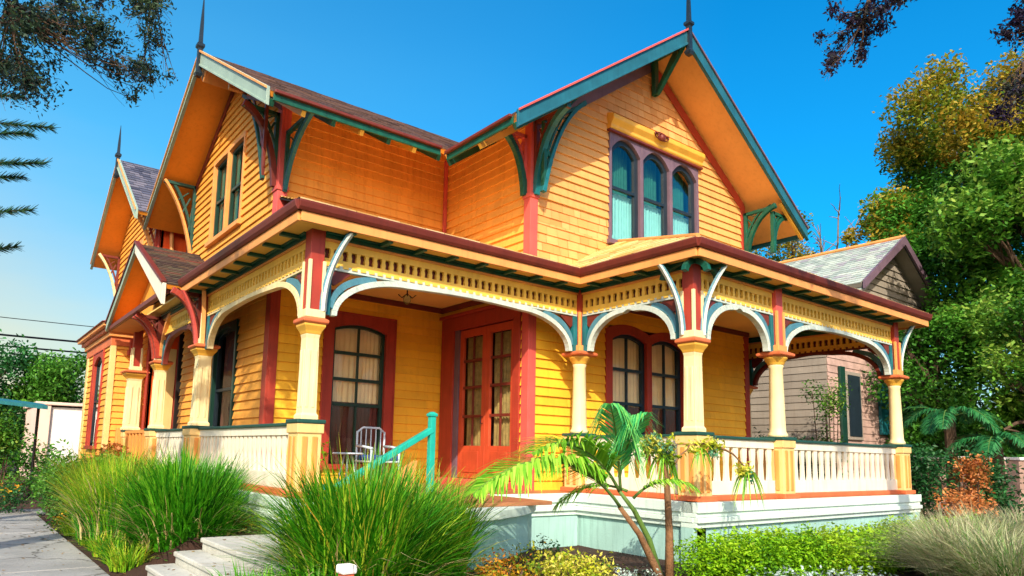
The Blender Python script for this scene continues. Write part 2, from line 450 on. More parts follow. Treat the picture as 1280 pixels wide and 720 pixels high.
# pale warm band low in the sky, strongest towards the left of the street
def mth(op, a, b=None, c=None, clamp=False):
    n = nt.nodes.new('ShaderNodeMath'); n.operation = op; n.use_clamp = clamp
    for i, x in enumerate((a, b, c)):
        if x is None: continue
        if isinstance(x, (int, float)): n.inputs[i].default_value = x
        else: nt.links.new(x, n.inputs[i])
    return n.outputs[0]
tcw = nt.nodes.new('ShaderNodeTexCoord'); sp_ = nt.nodes.new('ShaderNodeSeparateXYZ'); nt.links.new(tcw.outputs['Generated'], sp_.inputs[0])
low = mth('POWER', mth('SUBTRACT', 1.0, mth('DIVIDE', sp_.outputs['Z'], .80), clamp=True), 1.3)
lft = mth('MULTIPLY_ADD', mth('MULTIPLY_ADD', sp_.outputs['Y'], .9, mth('MULTIPLY', sp_.outputs['X'], -.75)), .9, .12, True)
wn_ = nt.nodes.new('ShaderNodeTexNoise'); wn_.inputs['Scale'].default_value = 2.2; wn_.inputs['Detail'].default_value = 5
mpw = nt.nodes.new('ShaderNodeMapping'); mpw.inputs['Scale'].default_value = (1, 1, 3.5); nt.links.new(tcw.outputs['Generated'], mpw.inputs[0]); nt.links.new(mpw.outputs[0], wn_.inputs['Vector'])
fac = mth('MULTIPLY', mth('MULTIPLY', low, mth('MULTIPLY_ADD', lft, .92, .08)), mth('MULTIPLY_ADD', wn_.outputs['Fac'], .5, .78), clamp=True)
rw = nt.nodes.new('ShaderNodeValToRGB'); rw.color_ramp.elements[0].color = (.9, 2.6, 3.3, 1); rw.color_ramp.elements[1].color = (3.0, 2.7, 1.6, 1)
rw.color_ramp.elements[0].position = .35; rw.color_ramp.elements[1].position = .80
nt.links.new(fac, rw.inputs['Fac'])
mw_ = nt.nodes.new('ShaderNodeMixRGB'); nt.links.new(fac, mw_.inputs['Fac']); nt.links.new(hs.outputs['Color'], mw_.inputs['Color1']); nt.links.new(rw.outputs['Color'], mw_.inputs['Color2'])
nt.links.new(mw_.outputs['Color'], bg.inputs['Color'])
bg.inputs['Strength'].default_value = .15
sl = bpy.data.lights.new('sun', 'SUN'); sl.energy = 2.8; sl.angle = math.radians(.5); sl.color = (1, .90, .74)
so = bpy.data.objects.new('sun', sl); col.objects.link(so)
dv = V((sx*math.cos(SUN_EL), sy*math.cos(SUN_EL), math.sin(SUN_EL)))
so.rotation_euler = dv.to_track_quat('Z', 'Y').to_euler(); so.location = (-10, -20, 20)
vs = scene.view_settings; vs.view_transform = 'Standard'; vs.look = 'None'; vs.exposure = 1.03; vs.gamma = 1

# ------------------------------------------------------------------ materials
paint('siding_gable', '#DDA35C', .65, .14, 1.6, .3, .45, '#B9762E', boards=.08)
paint('siding_bright', '#E8A23E', .65, .14, 1.6, .3, .45, '#B8702A', boards=.08)
paint('siding_orange', '#EFA446', .65, .14, 1.6, .3, .45, '#B4601C', boards=.08)
paint('siding_porch', '#FBBE30', .6, .12, 1.6, .25, .35, '#C8801C', boards=.12)
varied('shingle_gable', ['#D0904E', '#DE9E5C', '#E4A866', '#DA9A54'], .7, .3, noise=.1)
paint('backing', '#7A3C12', .8)
paint('soffit', '#EE9428', .65, .12, 1.2, .15, .35, '#B8640E')
paint('soffit_light', '#E6A25A', .65, .12, 1.2, .15, .35, '#B8743A')
paint('ceiling_paint', '#F6CC70', .6, .08, 1.5, .1, .2, '#D9A74A')
paint('soffit_yellow', '#EBB048', .6, .1, 1.5, .1, .3, '#B98A2A')
paint('red_trim', '#A63A28', .5, .2, 2.5, .2, .45, '#6E1A14')
paint('door_red', '#BE4A2A', .5, .18, 2.5, .2, .35, '#7E2A18')
paint('salmon_trim', '#D2584E', .55, .16, 2.5, .15, .4, '#9E3F44')
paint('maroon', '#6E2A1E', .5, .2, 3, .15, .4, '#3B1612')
paint('peach', '#E59A52', .55, .14, 3, .15, .4, '#B5683A')
paint('cream', '#E9D6A0', .55, .1, 3, .15, .5, '#C09A5A', boards=.05)
paint('pale_yellow', '#E6C07C', .55, .1, 3, .12, .3, '#D79B48')
paint('yellow_trim', '#DFA840', .5, .12, 3, .12, .3, '#C98A1E')
paint('yellow_frieze', '#F1C250', .5, .12, 3, .12, .35, '#C58A2C')
paint('white_rail', '#E6DDC6', .5, .08, 3, .12, .45, '#B9A87F', boards=.06)
paint('white_arch', '#C4CEC2', .5, .14, 3, .15, .5, '#7C9694')
paint('teal', '#1B6A70', .45, .3, 4, .15, .5, '#0B3440')
paint('blue_trim', '#4E8290', .45, .2, 4, .12, .4, '#2A5F7C')
paint('green_trim', '#125440', .45, .35, 5, .15, .5, '#0A2A20')
paint('dark_green', '#1D4A40', .5, .2, 4, .1, .3, '#0E2823')
paint('sage', '#93A897', .5, .12, 2, .12, .3, '#6C8378')
paint('barge_teal', '#20606F', .5, .2, 3, .12, .5, '#153F4C')
paint('orange_base', '#CC6A3E', .55, .15, 3, .15, .3, '#B04A1E')
paint('orange_panel', '#DE9448', .55, .1, 3, .12, .3, '#D47A2A')
paint('mauve', '#6E5864', .5, .2, 3, .12, .4, '#4A3A4A')
paint('sash_dark', '#1E2A33', .4, .2, 4, .08)
paint('sash_green', '#16392F', .4, .2, 4, .08)
paint('sash_navy', '#16303F', .4, .2, 4, .08)
paint('plinth', '#A0C8BE', .75, .12, 1.2, .3, .6, '#6E8F84', boards=.05)
paint('plinth_cap', '#CFE0D4', .6, .08, 1.5, .2, .5, '#94A898')
paint('porch_floor', '#A8704A', .5, .15, 3, .1, .3)
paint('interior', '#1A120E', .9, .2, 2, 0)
paint('curtain_pale', '#FFE6B4', .8, .08, 6, .1)
paint('curtain_aqua', '#8FC0BE', .8, .08, 6, .1)
paint('curtain_green', '#24604C', .8, .2, 6, .1)
paint('curtain_gold', '#8E7A46', .8, .35, 9, .1)
paint('curtain_brown', '#4A1F1A', .8, .2, 6, .1)
glass_mat('glass', (.98, .98, .96), .07); glass_mat('glass_sky', (.80, .97, .93), .15)
varied('roof_brown', ['#443634', '#6C544C', '#846A5E', '#655860', '#8E6E5E'], .85, .4, noise=.25)
varied('roof_slate', ['#3C3E4E', '#565868', '#74707A', '#50525F'], .85, .4, noise=.2)
varied('roof_moss', ['#3C3230', '#53403A', '#5A5442', '#6E3A32'], .9, .4, noise=.3)
varied('roof_tan', ['#D8A85C', '#E8C682', '#EBD39A', '#D9B878'], .85, .3, noise=.15)
varied('roof_grey', ['#8E9A92', '#A8B3A8', '#BBC2B4', '#97909A'], .85, .3, noise=.2)
paint('concrete', '#B9B9AE', .88, .22, 2.0, .5, .5, '#86857A', boards=.06)
paint('path_concrete', '#9C9B96', .88, .3, 1.1, .6, .4, '#6E6A62', boards=.1, cracks=.7)
paint('soil', '#3A2418', .95, .35, 5, .8)
paint('bark', '#5A4636', .9, .3, 6, .8, grain=.25)
paint('bark_pale', '#8A7A64', .9, .25, 6, .6, grain=.25)
paint('stem_green', '#5B7A34', .6, .2, 5, .2)
paint('stem_orange', '#86603E', .85, .35, 12, 1.0, .5, '#5A4A30')
paint('metal_dark', '#1C1C20', .4, .1, 5, .05, metal=.6)
paint('pink_wall', '#E8C9B8', .85, .1, 1.5, .3, .3, '#C79A86')
paint('render_white', '#EDE7E2', .85, .06, 1.5, .3)
paint('brick_pink', '#B8988A', .85, .25, 4, .5, .3, '#8E6A58')
paint('neighbor_siding', '#948A7C', .75, .12, 2, .25, .4, '#75604F', boards=.12)
paint('blue_fabric', '#1E3A8A', .8, .3, 20, .2)
paint('white_metal', '#B9C6CF', .4, .1, 5, .05)
paint('terracotta', '#C05A34', .8, .15, 6, .3)
paint('flower_red', '#D02A18', .6, .2, 10, 0)
paint('handrail_teal', '#1FA893', .4, .15, 5, .1, .3, '#127A70')
varied('leaf_oak', ['#22343F', '#30463A', '#40593E', '#5C7444'], .55, 0, .25)
varied('leaf_plum', ['#241A34', '#2E2440', '#34383A', '#4A5C2C'], .55, 0, .25)
varied('leaf_green', ['#234C10', '#3A701A', '#548824', '#749E32', '#9AB048'], .5, 0, .3)
varied('leaf_mid', ['#1E4410', '#386E1C', '#52902A', '#7AAE3C'], .5, 0, .3)
varied('leaf_dark', ['#123218', '#1F4E24', '#306A32', '#428244'], .5, 0, .25)
varied('leaf_autumn', ['#466A18', '#668420', '#94922A', '#C09A34', '#56801E'], .5, 0, .3)
varied('leaf_hedge', ['#3A6A0A', '#5E960E', '#86BC14', '#A6CC24', '#728A20'], .5, 0, .3)
varied('leaf_aqua', ['#2F6A50', '#4E8C6C', '#77AC8C', '#3A7E4A'], .5, 0, .25)
varied('leaf_flower', ['#4E7A16', '#8EA428', '#D0B02A', '#D87A28', '#6E8E1E'], .5, 0, .3)
varied('leaf_yellowbush', ['#4B6A14', '#8BA81C', '#C8C832', '#E6D96A', '#5E8A1E'], .5, 0, .3)
varied('leaf_rust', ['#8A4A22', '#C8783A', '#E09A5A', '#A8602E', '#7A6A2A'], .5, 0, .3)
varied('leaf_silver', ['#7E9690', '#A8BDB6', '#C6D6CE', '#6E8A70'], .5, 0, .25)
varied('blade_green', ['#144008', '#236A0C', '#3E9012', '#58A01A', '#82BE2A'], .45, 0, .3)
varied('blade_lime', ['#4A8212', '#6EA81C', '#96C42A', '#AEC034', '#C9A03A'], .45, 0, .3)
varied('blade_straw', ['#8A7A44', '#B8A468', '#CDBB84', '#A08A50'], .7, 0, .2)
varied('leaf_litter', ['#6A4A26', '#8E6A34', '#A88A4A', '#5A3A20'], .8, 0, .15)
varied('leaf_cover', ['#24401A', '#3A5A20', '#5E7A2E', '#6A5030'], .7, 0, .2)
varied('blade_tan', ['#7E8450', '#A3A474', '#C6C29C', '#8EA268', '#B89A88'], .6, 0, .25)
varied('palm_green', ['#3E8418', '#62A826', '#94CC38', '#BCDC54'], .4, 0, .3)
varied('palm_teal', ['#1E8A4A', '#36AC62', '#62C870', '#90D25A'], .4, 0, .3)
varied('palm_dark', ['#0E3A1C', '#1A5A2E', '#2E7A3E', '#4A9054'], .45, 0, .25)
varied('needle', ['#17301C', '#24482A', '#33603A'], .5, 0, .2)

# ------------------------------------------------------------------ ground, path, steps
def ground_z(x, y):
    s = lambda a: max(0, min(1, a))
    bed = s((x+1.75)/.55)*s((y+.1)/.25)*.36
    bed = max(bed, s((x+.6)/.8)*s((y+2.9)/1.0)*s((3.4-x)/.8)*.2)
    return -.82+bed*(1 if x < 14 else 0)
mb = MB()
xs = [-1500, -300, -60, -20, -8]+[-4+.35*i for i in range(60)]+[18, 24, 40, 90, 400, 1500]
ys = [-1500, -200, -40, -12]+[-9+.4*i for i in range(55)]+[14, 20, 40, 90, 400, 1500]
nx, ny = len(xs), len(ys)
for y in ys:
    for x in xs: mb.v.append((x, y, ground_z(x, y)+(random.uniform(-.012, .012) if -4 < x < 17 and -9 < y < 13 else 0)))
for j in range(ny-1):
    for i in range(nx-1):
        a = j*nx+i; mb.f.append((a, a+1, a+nx+1, a+nx)); mb.m.append(0); mb.c.append(.5)
g = mb.build('ground', 'soil', None, origin=(0, 0, 0), smooth=True); g['kind'] = 'structure'
mb = MB()
yy = -9.6
while yy < 8.0:
    L_ = 1.3
    mb.box(-4.6, -3.33, yy, yy+L_-.012, -.86, -.785); mb.box(-3.318, -2.02, yy, yy+L_-.012, -.86, -.785+random.uniform(-.003, .003))
    yy += L_
p = mb.build('path', 'path_concrete', None, bevel=.012); p['kind'] = 'structure'
mb = MB(); mb.box(-9, 1.5, 8.12, 9.3, -.86, -.79); p = mb.build('pavement', 'path_concrete', None, bevel=.012); p['kind'] = 'structure'

st = thing('garden_steps', 'three pale concrete steps climbing from the path towards the porch', 'steps', (-.9, -1.2, -.82))
mb = MB()
for k, (x, z) in enumerate([(-1.72, -.665), (-1.45, -.54), (-1.18, -.41)]):
    x2 = [-1.45, -1.18, -.15][k]
    mb = MB(); mb.box(x, x2, -2.5, -.13, -.9, z-.05); mb.box(x-.025, x2-(.0 if k == 2 else .0), -2.52, -.13, z-.05, z)
    mb.build('step', 'concrete', st, bevel=.012)
# ------------------------------------------------------------------ the house
HB = V((0, 0, -.8))
house = thing('victorian_house', 'tall orange and yellow Victorian house with twin gables, wraparound arched porch and coloured gingerbread trim', 'house', HB)
X = V((1, 0, 0)); Y = V((0, 1, 0)); Z = V((0, 0, 1))
YF, YG, XC, X1, XR = 3.156, .533, .633, 4.117, 10.60
# walls: (name, origin, U, N, outline, holes, zones)
def wall(nm, O, U, N, poly, holes, zones, back=True, label=None):
    """zones: list of (w_lo, w_hi, material, seg)"""
    mats = []; mb = MB()
    for (a, b, mt, sg) in zones:
        if mt not in mats: mats.append(mt)
        # clip polygon between a and b
        def clip(P, f):
            out = []
            for i in range(len(P)):
                p, q = P[i], P[(i+1) % len(P)]; fp, fq = f(p), f(q)
                if fp >= 0: out.append(p)
                if fp*fq < 0: t = fp/(fp-fq); out.append((p[0]+(q[0]-p[0])*t, p[1]+(q[1]-p[1])*t))
            return out
        P = clip(clip(poly, lambda p: p[1]-a), lambda p: b-p[1])
        if len(P) < 3: continue
        courses(mb, O, U, Z, N, P, holes, h=.158, proud=.034 if sg is None else .02, m=mats.index(mt), seg=sg or (1.1, 3.6, .003))
    if 'backing' not in mats: mats.append('backing')
    bi = mats.index('backing')
    zs = sorted({min(p[1] for p in poly), max(p[1] for p in poly), *[x for h in holes for x in (h[2], h[3])], *[p[1] for p in poly]})
    O_ = V(O)-N*.03
    for za, zb in zip(zs, zs[1:]):
        sa, sb = span(poly, za+1e-7), span(poly, zb-1e-7)
        if not sa or not sb: continue
        hh = sorted([(x[0], x[1]) for x in holes if x[2] < (za+zb)/2 < x[3]]); ca, cb = sa[0], sb[0]; segs = []
        for h0, h1 in hh: segs.append((ca, cb, h0, h0)); ca = cb = h1
        segs.append((ca, cb, sa[1], sb[1]))
        for la, lb, ra, rb in segs:
            if ra-la < .003 and rb-lb < .003: continue
            q = [(la, za), (ra, za), (rb, zb), (lb, zb)]
            mb.prism(q, O_, U, Z, N, -.06, .0, bi)
    o = mb.build(nm, mats, house)
    if label: o['label'] = label
    return o
T1 = lambda y: 8.56-.613*abs(y-5.9)           # roof 1 over y
T2 = lambda x: 8.97-.722*abs(x-7.36)          # roof 2 over x
# upper front gable (faces -Y)
SG = (.16, .3, .008, .006)
w4 = [(X1, -.1), (XR, -.1), (XR, T2(XR)-.12), (7.36, 8.97-.14), (X1, T2(X1)-.12)]
H4 = [(6.10, 8.82, 4.62, 6.80), (6.08, 8.30, .55, 3.02)]
wall('wall', (0, YG, 0), X, -Y, w4, H4, [(-.1, 3.42, 'siding_porch', None), (3.42, 5.05, 'shingle_gable', SG), (5.05, 7.1, 'siding_gable', None), (7.1, 9.2, 'shingle_gable', SG)], label='front gable wall of pale shingles and clapboard')
# inner side wall (faces -X) with the door
w3 = [(YG, -.1), (YF, -.1), (YF, 6.62), (YG, 6.62)]
wall('wall', (X1, 0, 0), Y, -X, w3, [(.80, 3.00, .0, 3.02)], [(-.1, 3.42, 'siding_porch', None), (3.42, 7, 'siding_orange', None)], label='side wall around the red double door')
# middle wall (faces -Y)
w2 = [(XC, -.1), (X1, -.1), (X1, 6.75), (XC, 6.75)]
wall('wall', (0, YF, 0), X, -Y, w2, [(1.72, 2.90, .25, 2.95)], [(-.1, 3.42, 'siding_porch', None), (3.42, 7, 'siding_orange', None)])
# left gable wall (faces -X)
w1 = [(YF, -.1), (8.64, -.1), (8.64, T1(8.64)-.13), (5.9, 8.56-.14), (YF, T1(YF)-.13)]
wall('wall', (XC, 0, 0), Y, -X, w1, [(5.1, 7.1, 4.95, 6.78), (4.75, 6.2, .5, 2.98)], [(-.1, 3.42, 'siding_bright', None), (3.42, 9, 'siding_bright', None)], label='left gable wall of bright yellow clapboard')
# hidden sides close the body
mb = MB()
mb.box(XR-.12, XR-.02, YG+.12, 10, -.1, T2(XR)-.35); mb.box(XC+.2, XR-.2, 9.9, 10, -.1, 6.3); mb.box(XC+.2, 2.2, 8.54, 8.63, -.1, T1(8.64)-.3)
mb.box(2.1, 2.2, 8.63, 10.3, -.1, 6.2)
mb.box(XC+.12, X1, YF+.14, 8.5, 3.5, 3.6); mb.box(X1+.14, XR-.2, YG+.14, 9.9, 3.5, 3.6)
mb.box(XC+.12, X1, YF+.14, 8.5, -.1, -.02); mb.box(X1+.14, XR-.2, YG+.14, 9.9, -.1, -.02)
mb.box(X1+1.2, X1+1.3, YG+1.6, 9.9, -.02, 3.5); mb.box(XC+2.2, XC+2.3, YF+1.6, 8.5, 3.6, 6)
mb.build('inner_wall', 'interior', house)
# corner boards
def board(nm, m, *boxes, bevel=.006, parent=house, label=None):
    mb = MB()
    for b in boxes: mb.box(*b)
    o = mb.build(nm, m, parent, bevel=bevel)
    if label: o['label'] = label
    return o
e = .045
board('corner_board', 'red_trim', (XC-e, XC+.0, YF-e, YF+.17, -.05, 3.42), (XC, XC+.13, YF-e, YF+.0, -.05, 3.42))
board('corner_board', 'salmon_trim', (XC-e, XC+.0, YF-e, YF+.17, 3.42, 6.6), (XC, XC+.13, YF-e, YF, 3.42, 6.6), (XC-e-.02, XC+.15, YF-e-.02, YF+.19, 5.02, 5.1))
board('corner_board', 'salmon_trim', (X1-e, X1, YG-e, YG+.13, -.05, 3.42), (X1, X1+.13, YG-e, YG, -.05, 3.42))
board('corner_board', 'salmon_trim', (X1-e, X1, YG-e, YG+.13, 3.42, 6.45), (X1, X1+.13, YG-e, YG, 3.42, 6.45), (X1-e-.02, X1+.15, YG-e-.02, YG+.15, 5.0, 5.08))
board('corner_board', 'red_trim', (XR-.12, XR, YG-e, YG, 3.42, 6.4), (XR, XR+e, YG-e, YG+.14, 3.42, 6.4), (XR-.12, XR, YG-e, YG, -.05, 3.42), (XR, XR+e, YG-e, YG+.14, -.05, 3.42))
board('corner_board', 'salmon_trim', (X1-.1, X1-.03, YF-.09, YF-.03, 3.42, 6.5))
# rake boards flat on the gable walls
for (a, b, y0, m) in [((X1, T2(X1)-.2), (7.36, 8.97-.22), YG, 'mauve'), ((7.36, 8.97-.22), (XR, T2(XR)-.2), YG, 'red_trim')]:
    mb = MB(); mb.prism([a, b, (b[0], b[1]-.24), (a[0], a[1]-.24)], (0, YG, 0), X, Z, -Y, .03, .055); mb.build('rake_board', m, house)
for (a, b) in [((YF, T1(YF)-.2), (5.9, 8.56-.22)), ((5.9, 8.56-.22), (8.64, T1(8.64)-.2))]:
    mb = MB(); mb.prism([a, b, (b[0], b[1]-.2), (a[0], a[1]-.2)], (XC, 0, 0), Y, Z, -X, .03, .055); mb.build('rake_board', 'maroon', house)

# ---- roofs
def roof_slope(nm, pts, eave_dir, mat, parent=house, h=.16, thick=.09, soff='soffit', seg=(.18, .34, .006, .008), vr=(0, 1)):
    """pts: convex polygon in space; courses run along eave_dir"""
    P = [V(p) for p in pts]; n = (P[1]-P[0]).cross(P[2]-P[0]).normalized()
    if n.z < 0: n = -n
    U = V(eave_dir).normalized(); U = (U-n*U.dot(n)).normalized(); W = n.cross(U)
    if W.z < 0: W = -W
    O = P[0]; poly = [((p-O).dot(U), (p-O).dot(W)) for p in P]
    mb = MB(); courses(mb, O, U, W, n, poly, h=h, proud=.018, m=0, seg=seg, off=min(q[1] for q in poly), vr=vr)
    a = [p-n*.002 for p in P]; b = [p-n*thick for p in P]; i = len(mb.v)
    mb.hexa(b, a, 1)
    o = mb.build(nm, [mat, soff], parent)
    return o, n
rf1, n1 = roof_slope('roof', [(-.13, 1.72, 6.0), (3.24, 1.72, 6.0), (6.79, 5.9, 8.56), (-.13, 5.9, 8.56)], X, 'roof_brown')
rf1['label'] = 'brown shingled slope over the left gable'
roof_slope('roof', [(-.13, 10.07, 6.0), (7.36, 10.07, 6.0), (7.36, 5.9, 8.56), (-.13, 5.9, 8.56)], X, 'roof_brown')
roof_slope('roof', [(3.02, -.36, 5.84), (3.02, 1.62, 5.84), (3.24, 1.72, 6.0), (6.79, 5.9, 8.56), (7.36, 6.2, 8.97), (7.36, -.36, 8.97)], Y, 'roof_brown', soff='soffit_light')
roof_slope('roof', [(11.70, -.36, 5.84), (11.70, 10.3, 5.84), (7.36, 10.3, 8.97), (7.36, -.36, 8.97)], Y, 'roof_brown', soff='soffit_light')
mb = MB(); mb.prism([(X1, 6.0), (7.36, 8.8), (XR, 6.0)], (0, 10.0, 0), X, Z, Y, 0, .1); mb.prism([(8.64-.3, 6), (5.9, 8.4), (8.64, 6)], (2.2, 0, 0), Y, Z, X, 0, .1); mb.build('back_gable', 'interior', house)

def bargeboard(a, b, N, m, wdt=.26, th=.05, cap='peach', label=None, cut_a=True):
    """board hung along the rake from a (eave) to b (peak); points on the roof surface"""
    a = V(a); b = V(b); N = V(N); up = Z
    mb = MB(); i = [a+up*.0, b+up*.0, b-up*wdt*1.15, a-up*wdt]
    mb.hexa([p for p in i], [p+N*th for p in i], 0)
    # bead along the middle and a proud crown strip along the top
    j = [a-up*.0, b-up*.0, b-up*.045, a-up*.04]
    mb.hexa([p+N*(th+.001) for p in j], [p+N*(th+.035) for p in j], 1)
    k = [a-up*wdt*.86, b-up*wdt*.98, b-up*wdt*1.13, a-up*wdt*.98]
    mb.hexa([p+N*(th+.001) for p in k], [p+N*(th+.02) for p in k], 0)
    o = mb.build('bargeboard', [m, cap], house, bevel=.004)
    if label: o['label'] = label
    return o
ba = (3.02, -.36, 5.90); pk = (7.36, -.36, 9.03)
bargeboard(ba, pk, -Y, 'barge_teal', .30, cap='salmon_trim', label='teal bargeboard of the front gable, left side')
bargeboard((11.72, -.36, 5.89), pk, -Y, 'barge_teal', .30, cap='mauve')
bargeboard((-.13, 1.72, 6.05), (-.13, 5.9, 8.61), -X, 'sage', .30, label='pale sage bargeboard of the left gable')
bargeboard((-.13, 10.07, 6.05), (-.13, 5.9, 8.61), -X, 'sage', .20)
def finial(x, y, z, h, m='sash_dark', w_=.05, drop=.55):
    mb = MB(); mb.lathe((x, y, z), [(w_, -drop), (w_*1.5, -drop+.06), (w_*.9, -drop+.12), (w_*.9, .05), (w_*1.5, .09), (w_*1.5, .14), (w_*.75, .18), (w_*.6, h*.5), (.006, h)], square=True)
    return mb.build('finial', m, house)
finial(7.36, -.42, 9.0, 1.15, 'sash_dark', .05); finial(-.19, 5.9, 8.58, 1.25, 'sash_dark', .05)
# dark underside blocks at the gable peaks, carved pendants
mb = MB(); mb.prism([(7.30, 8.85), (7.42, 8.85), (7.42, 7.95), (7.30, 7.95)], (0, YG, 0), X, Z, -Y, .06, .16); mb.prism([(.1, 7.95), (.2, 7.95), (.86, 8.72), (.86, 8.86), (.1, 8.86), (.1, 8.7), (.62, 8.7)], (7.36, YG, 0), -Y, Z, X, -.05, .05); mb.build('gable_bracket', 'green_trim', house, bevel=.01)
mb = MB(); mb.prism([(5.6, 8.25), (5.9, 8.5), (6.2, 8.25), (5.9, 7.95)], (XC, 0, 0), Y, Z, -X, .06, .72); mb.build('gable_bracket', 'peach', house, bevel=.01)

# eave trim: rafter tails, crown and frieze
def eave(p, q, N, m='green_trim', edge='maroon', step=.48, tail=1.2, slope=.6, th=.1):
    """gutter board along an eave edge plus rafter tails under the overhang"""
    p = V(p); q = V(q); N = V(N)
    mb = MB(); mb.hexa([p+N*.0, q+N*.0, q-Z*.13, p-Z*.13], [p+N*.035, q+N*.035, q-Z*.13+N*.035, p-Z*.13+N*.035])
    mb.build('eave_board', m, house, bevel=.004)
    mb = MB(); mb.beam(p+N*.06+Z*.0, q+N*.06+Z*.0, .07, .05); mb.build('gutter', edge, house, bevel=.01)
    d = (q-p); n = max(1, int(d.length/step))
    for k in range(n+1):
        c = p+d*(k/n)
        mb = MB(); a = c-Z*.16-N*.02; b = a-N*tail+Z*tail*slope
        mb.beam(a, b, .07, .11, Z)
        mb.build('rafter_tail', 'yellow_trim' if k % 2 else m, house, bevel=.004)
eave((-.08, 1.72, 5.97), (2.98, 1.72, 5.97), -Y, step=.5, slope=.613)
eave((3.02, 1.5, 5.81), (3.02, -.30, 5.81), -X, m='green_trim', step=.6, slope=.722, tail=1.0)
eave((11.70, 5.5, 5.81), (11.70, -.30, 5.81), X, m='barge_teal', step=8, slope=.722, tail=.9)

# ---- brackets: curved knee brace in plane (O;U,W) thickness along N
def knee(O, U, W, N, du, dw, th=.09, m='teal', band=.09, second='green_trim', post=True, bulge=.42, nm='bracket', label=None, ph=None):
    """from (0,0) up the post to (0,dw), out to (du,dw); curved brace between (0,0) and (du,dw)"""
    mb = MB(); n = 12; o = []; i_ = []; hp_ = ph or dw
    c = (du*bulge*.35, dw*(1-bulge*.35))
    for k in range(n+1):
        t = k/n; u = 2*(1-t)*t*c[0]+t*t*du; w_ = 2*(1-t)*t*c[1]+t*t*dw
        tu = 2*(1-t)*c[0]+2*t*(du-c[0]); tw = 2*(1-t)*c[1]+2*t*(dw-c[1]); l = math.hypot(tu, tw); nu, nw = tw/l, -tu/l
        b = band*(1.15-.3*math.sin(PI*t)); o.append((u+nu*b/2, w_+nw*b/2)); i_.append((u-nu*b/2, w_-nw*b/2))
    mb.strip(o, i_, O, U, W, N, -th/2, th/2, 0)
    mb.strip([(a[0]*.86, a[1]+(hp_-a[1])*.14*(a[1] < hp_)) for a in i_], [(a[0]*.74, a[1]+(hp_-a[1])*.26*(a[1] < hp_)-.06*(a[1] >= hp_)) for a in i_], O, U, W, N, -th*.28, th*.28, 1)
    for t_ in (.3, .5, .7):
        k_ = int(t_*n); a_ = i_[k_]; mb.prism([(a_[0]-.018, a_[1]), (a_[0]+.018, a_[1]), (a_[0]*.4+.018, a_[1]*.45+hp_*.55), (a_[0]*.4-.018, a_[1]*.45+hp_*.55)], O, U, W, N, -th*.2, th*.2, 1)
    if post:
        hp = dw if ph is None else ph
        mb.prism([(-.02, 0), (.05, 0), (.05, hp), (-.02, hp)], O, U, W, N, -th*.45, th*.45, 1)
        mb.prism([(0, hp-.07), (du, dw-.07), (du, dw), (0, hp)], O, U, W, N, -th*.45, th*.45, 1)
    r = min(abs(du), dw)*.09
    ob = mb.build(nm, [m, second], house, bevel=.005)
    if label: ob['label'] = label
    return ob
knee((X1+.06, YG-.25, 5.05), X, Z, Y, 1.0, 1.95, .09, 'teal', .075, 'green_trim', bulge=.8, ph=1.32)
knee((X1-.06, YG+.1, 5.05), -X, Z, Y, .62, 1.1, .10, 'green_trim', .10, 'salmon_trim')
knee((X1+.06, YG-.06, 5.05), -Y, Z, X, .8, 1.35, .10, 'teal', .10, 'maroon')
knee((XR-.02, YG-.08, 5.0), -Y, Z, X, .75, 1.2, .09, 'green_trim', .09, 'green_trim', post=True)
knee((XR+.05, YG-.7, 5.15), X, Z, Y, .75, .95, .09, 'green_trim', .09, 'green_trim', bulge=.1)
knee((XC+.07, YF-.06, 5.0), -Y, Z, X, 1.2, 1.1, .07, 'teal', .07, 'green_trim', bulge=.6)
knee((XC-.30, YF+.02, 5.15), Y, Z, X, 1.35, 2.1, .06, 'dark_green', .07, 'maroon', bulge=.9, ph=1.45)
knee((XC-.06, YF+.1, 5.1), -X, Z, Y, .62, 1.35, .10, 'maroon', .10, 'green_trim')
knee((XC-.04, 8.56, 4.95), -X, Z, Y, .70, 1.75, .12, 'peach', .055, 'dark_green', bulge=.9)
board('bracket', 'peach', (XC-.60, XC-.04, 4.45, 4.55, 7.25, 7.45), bevel=.02)
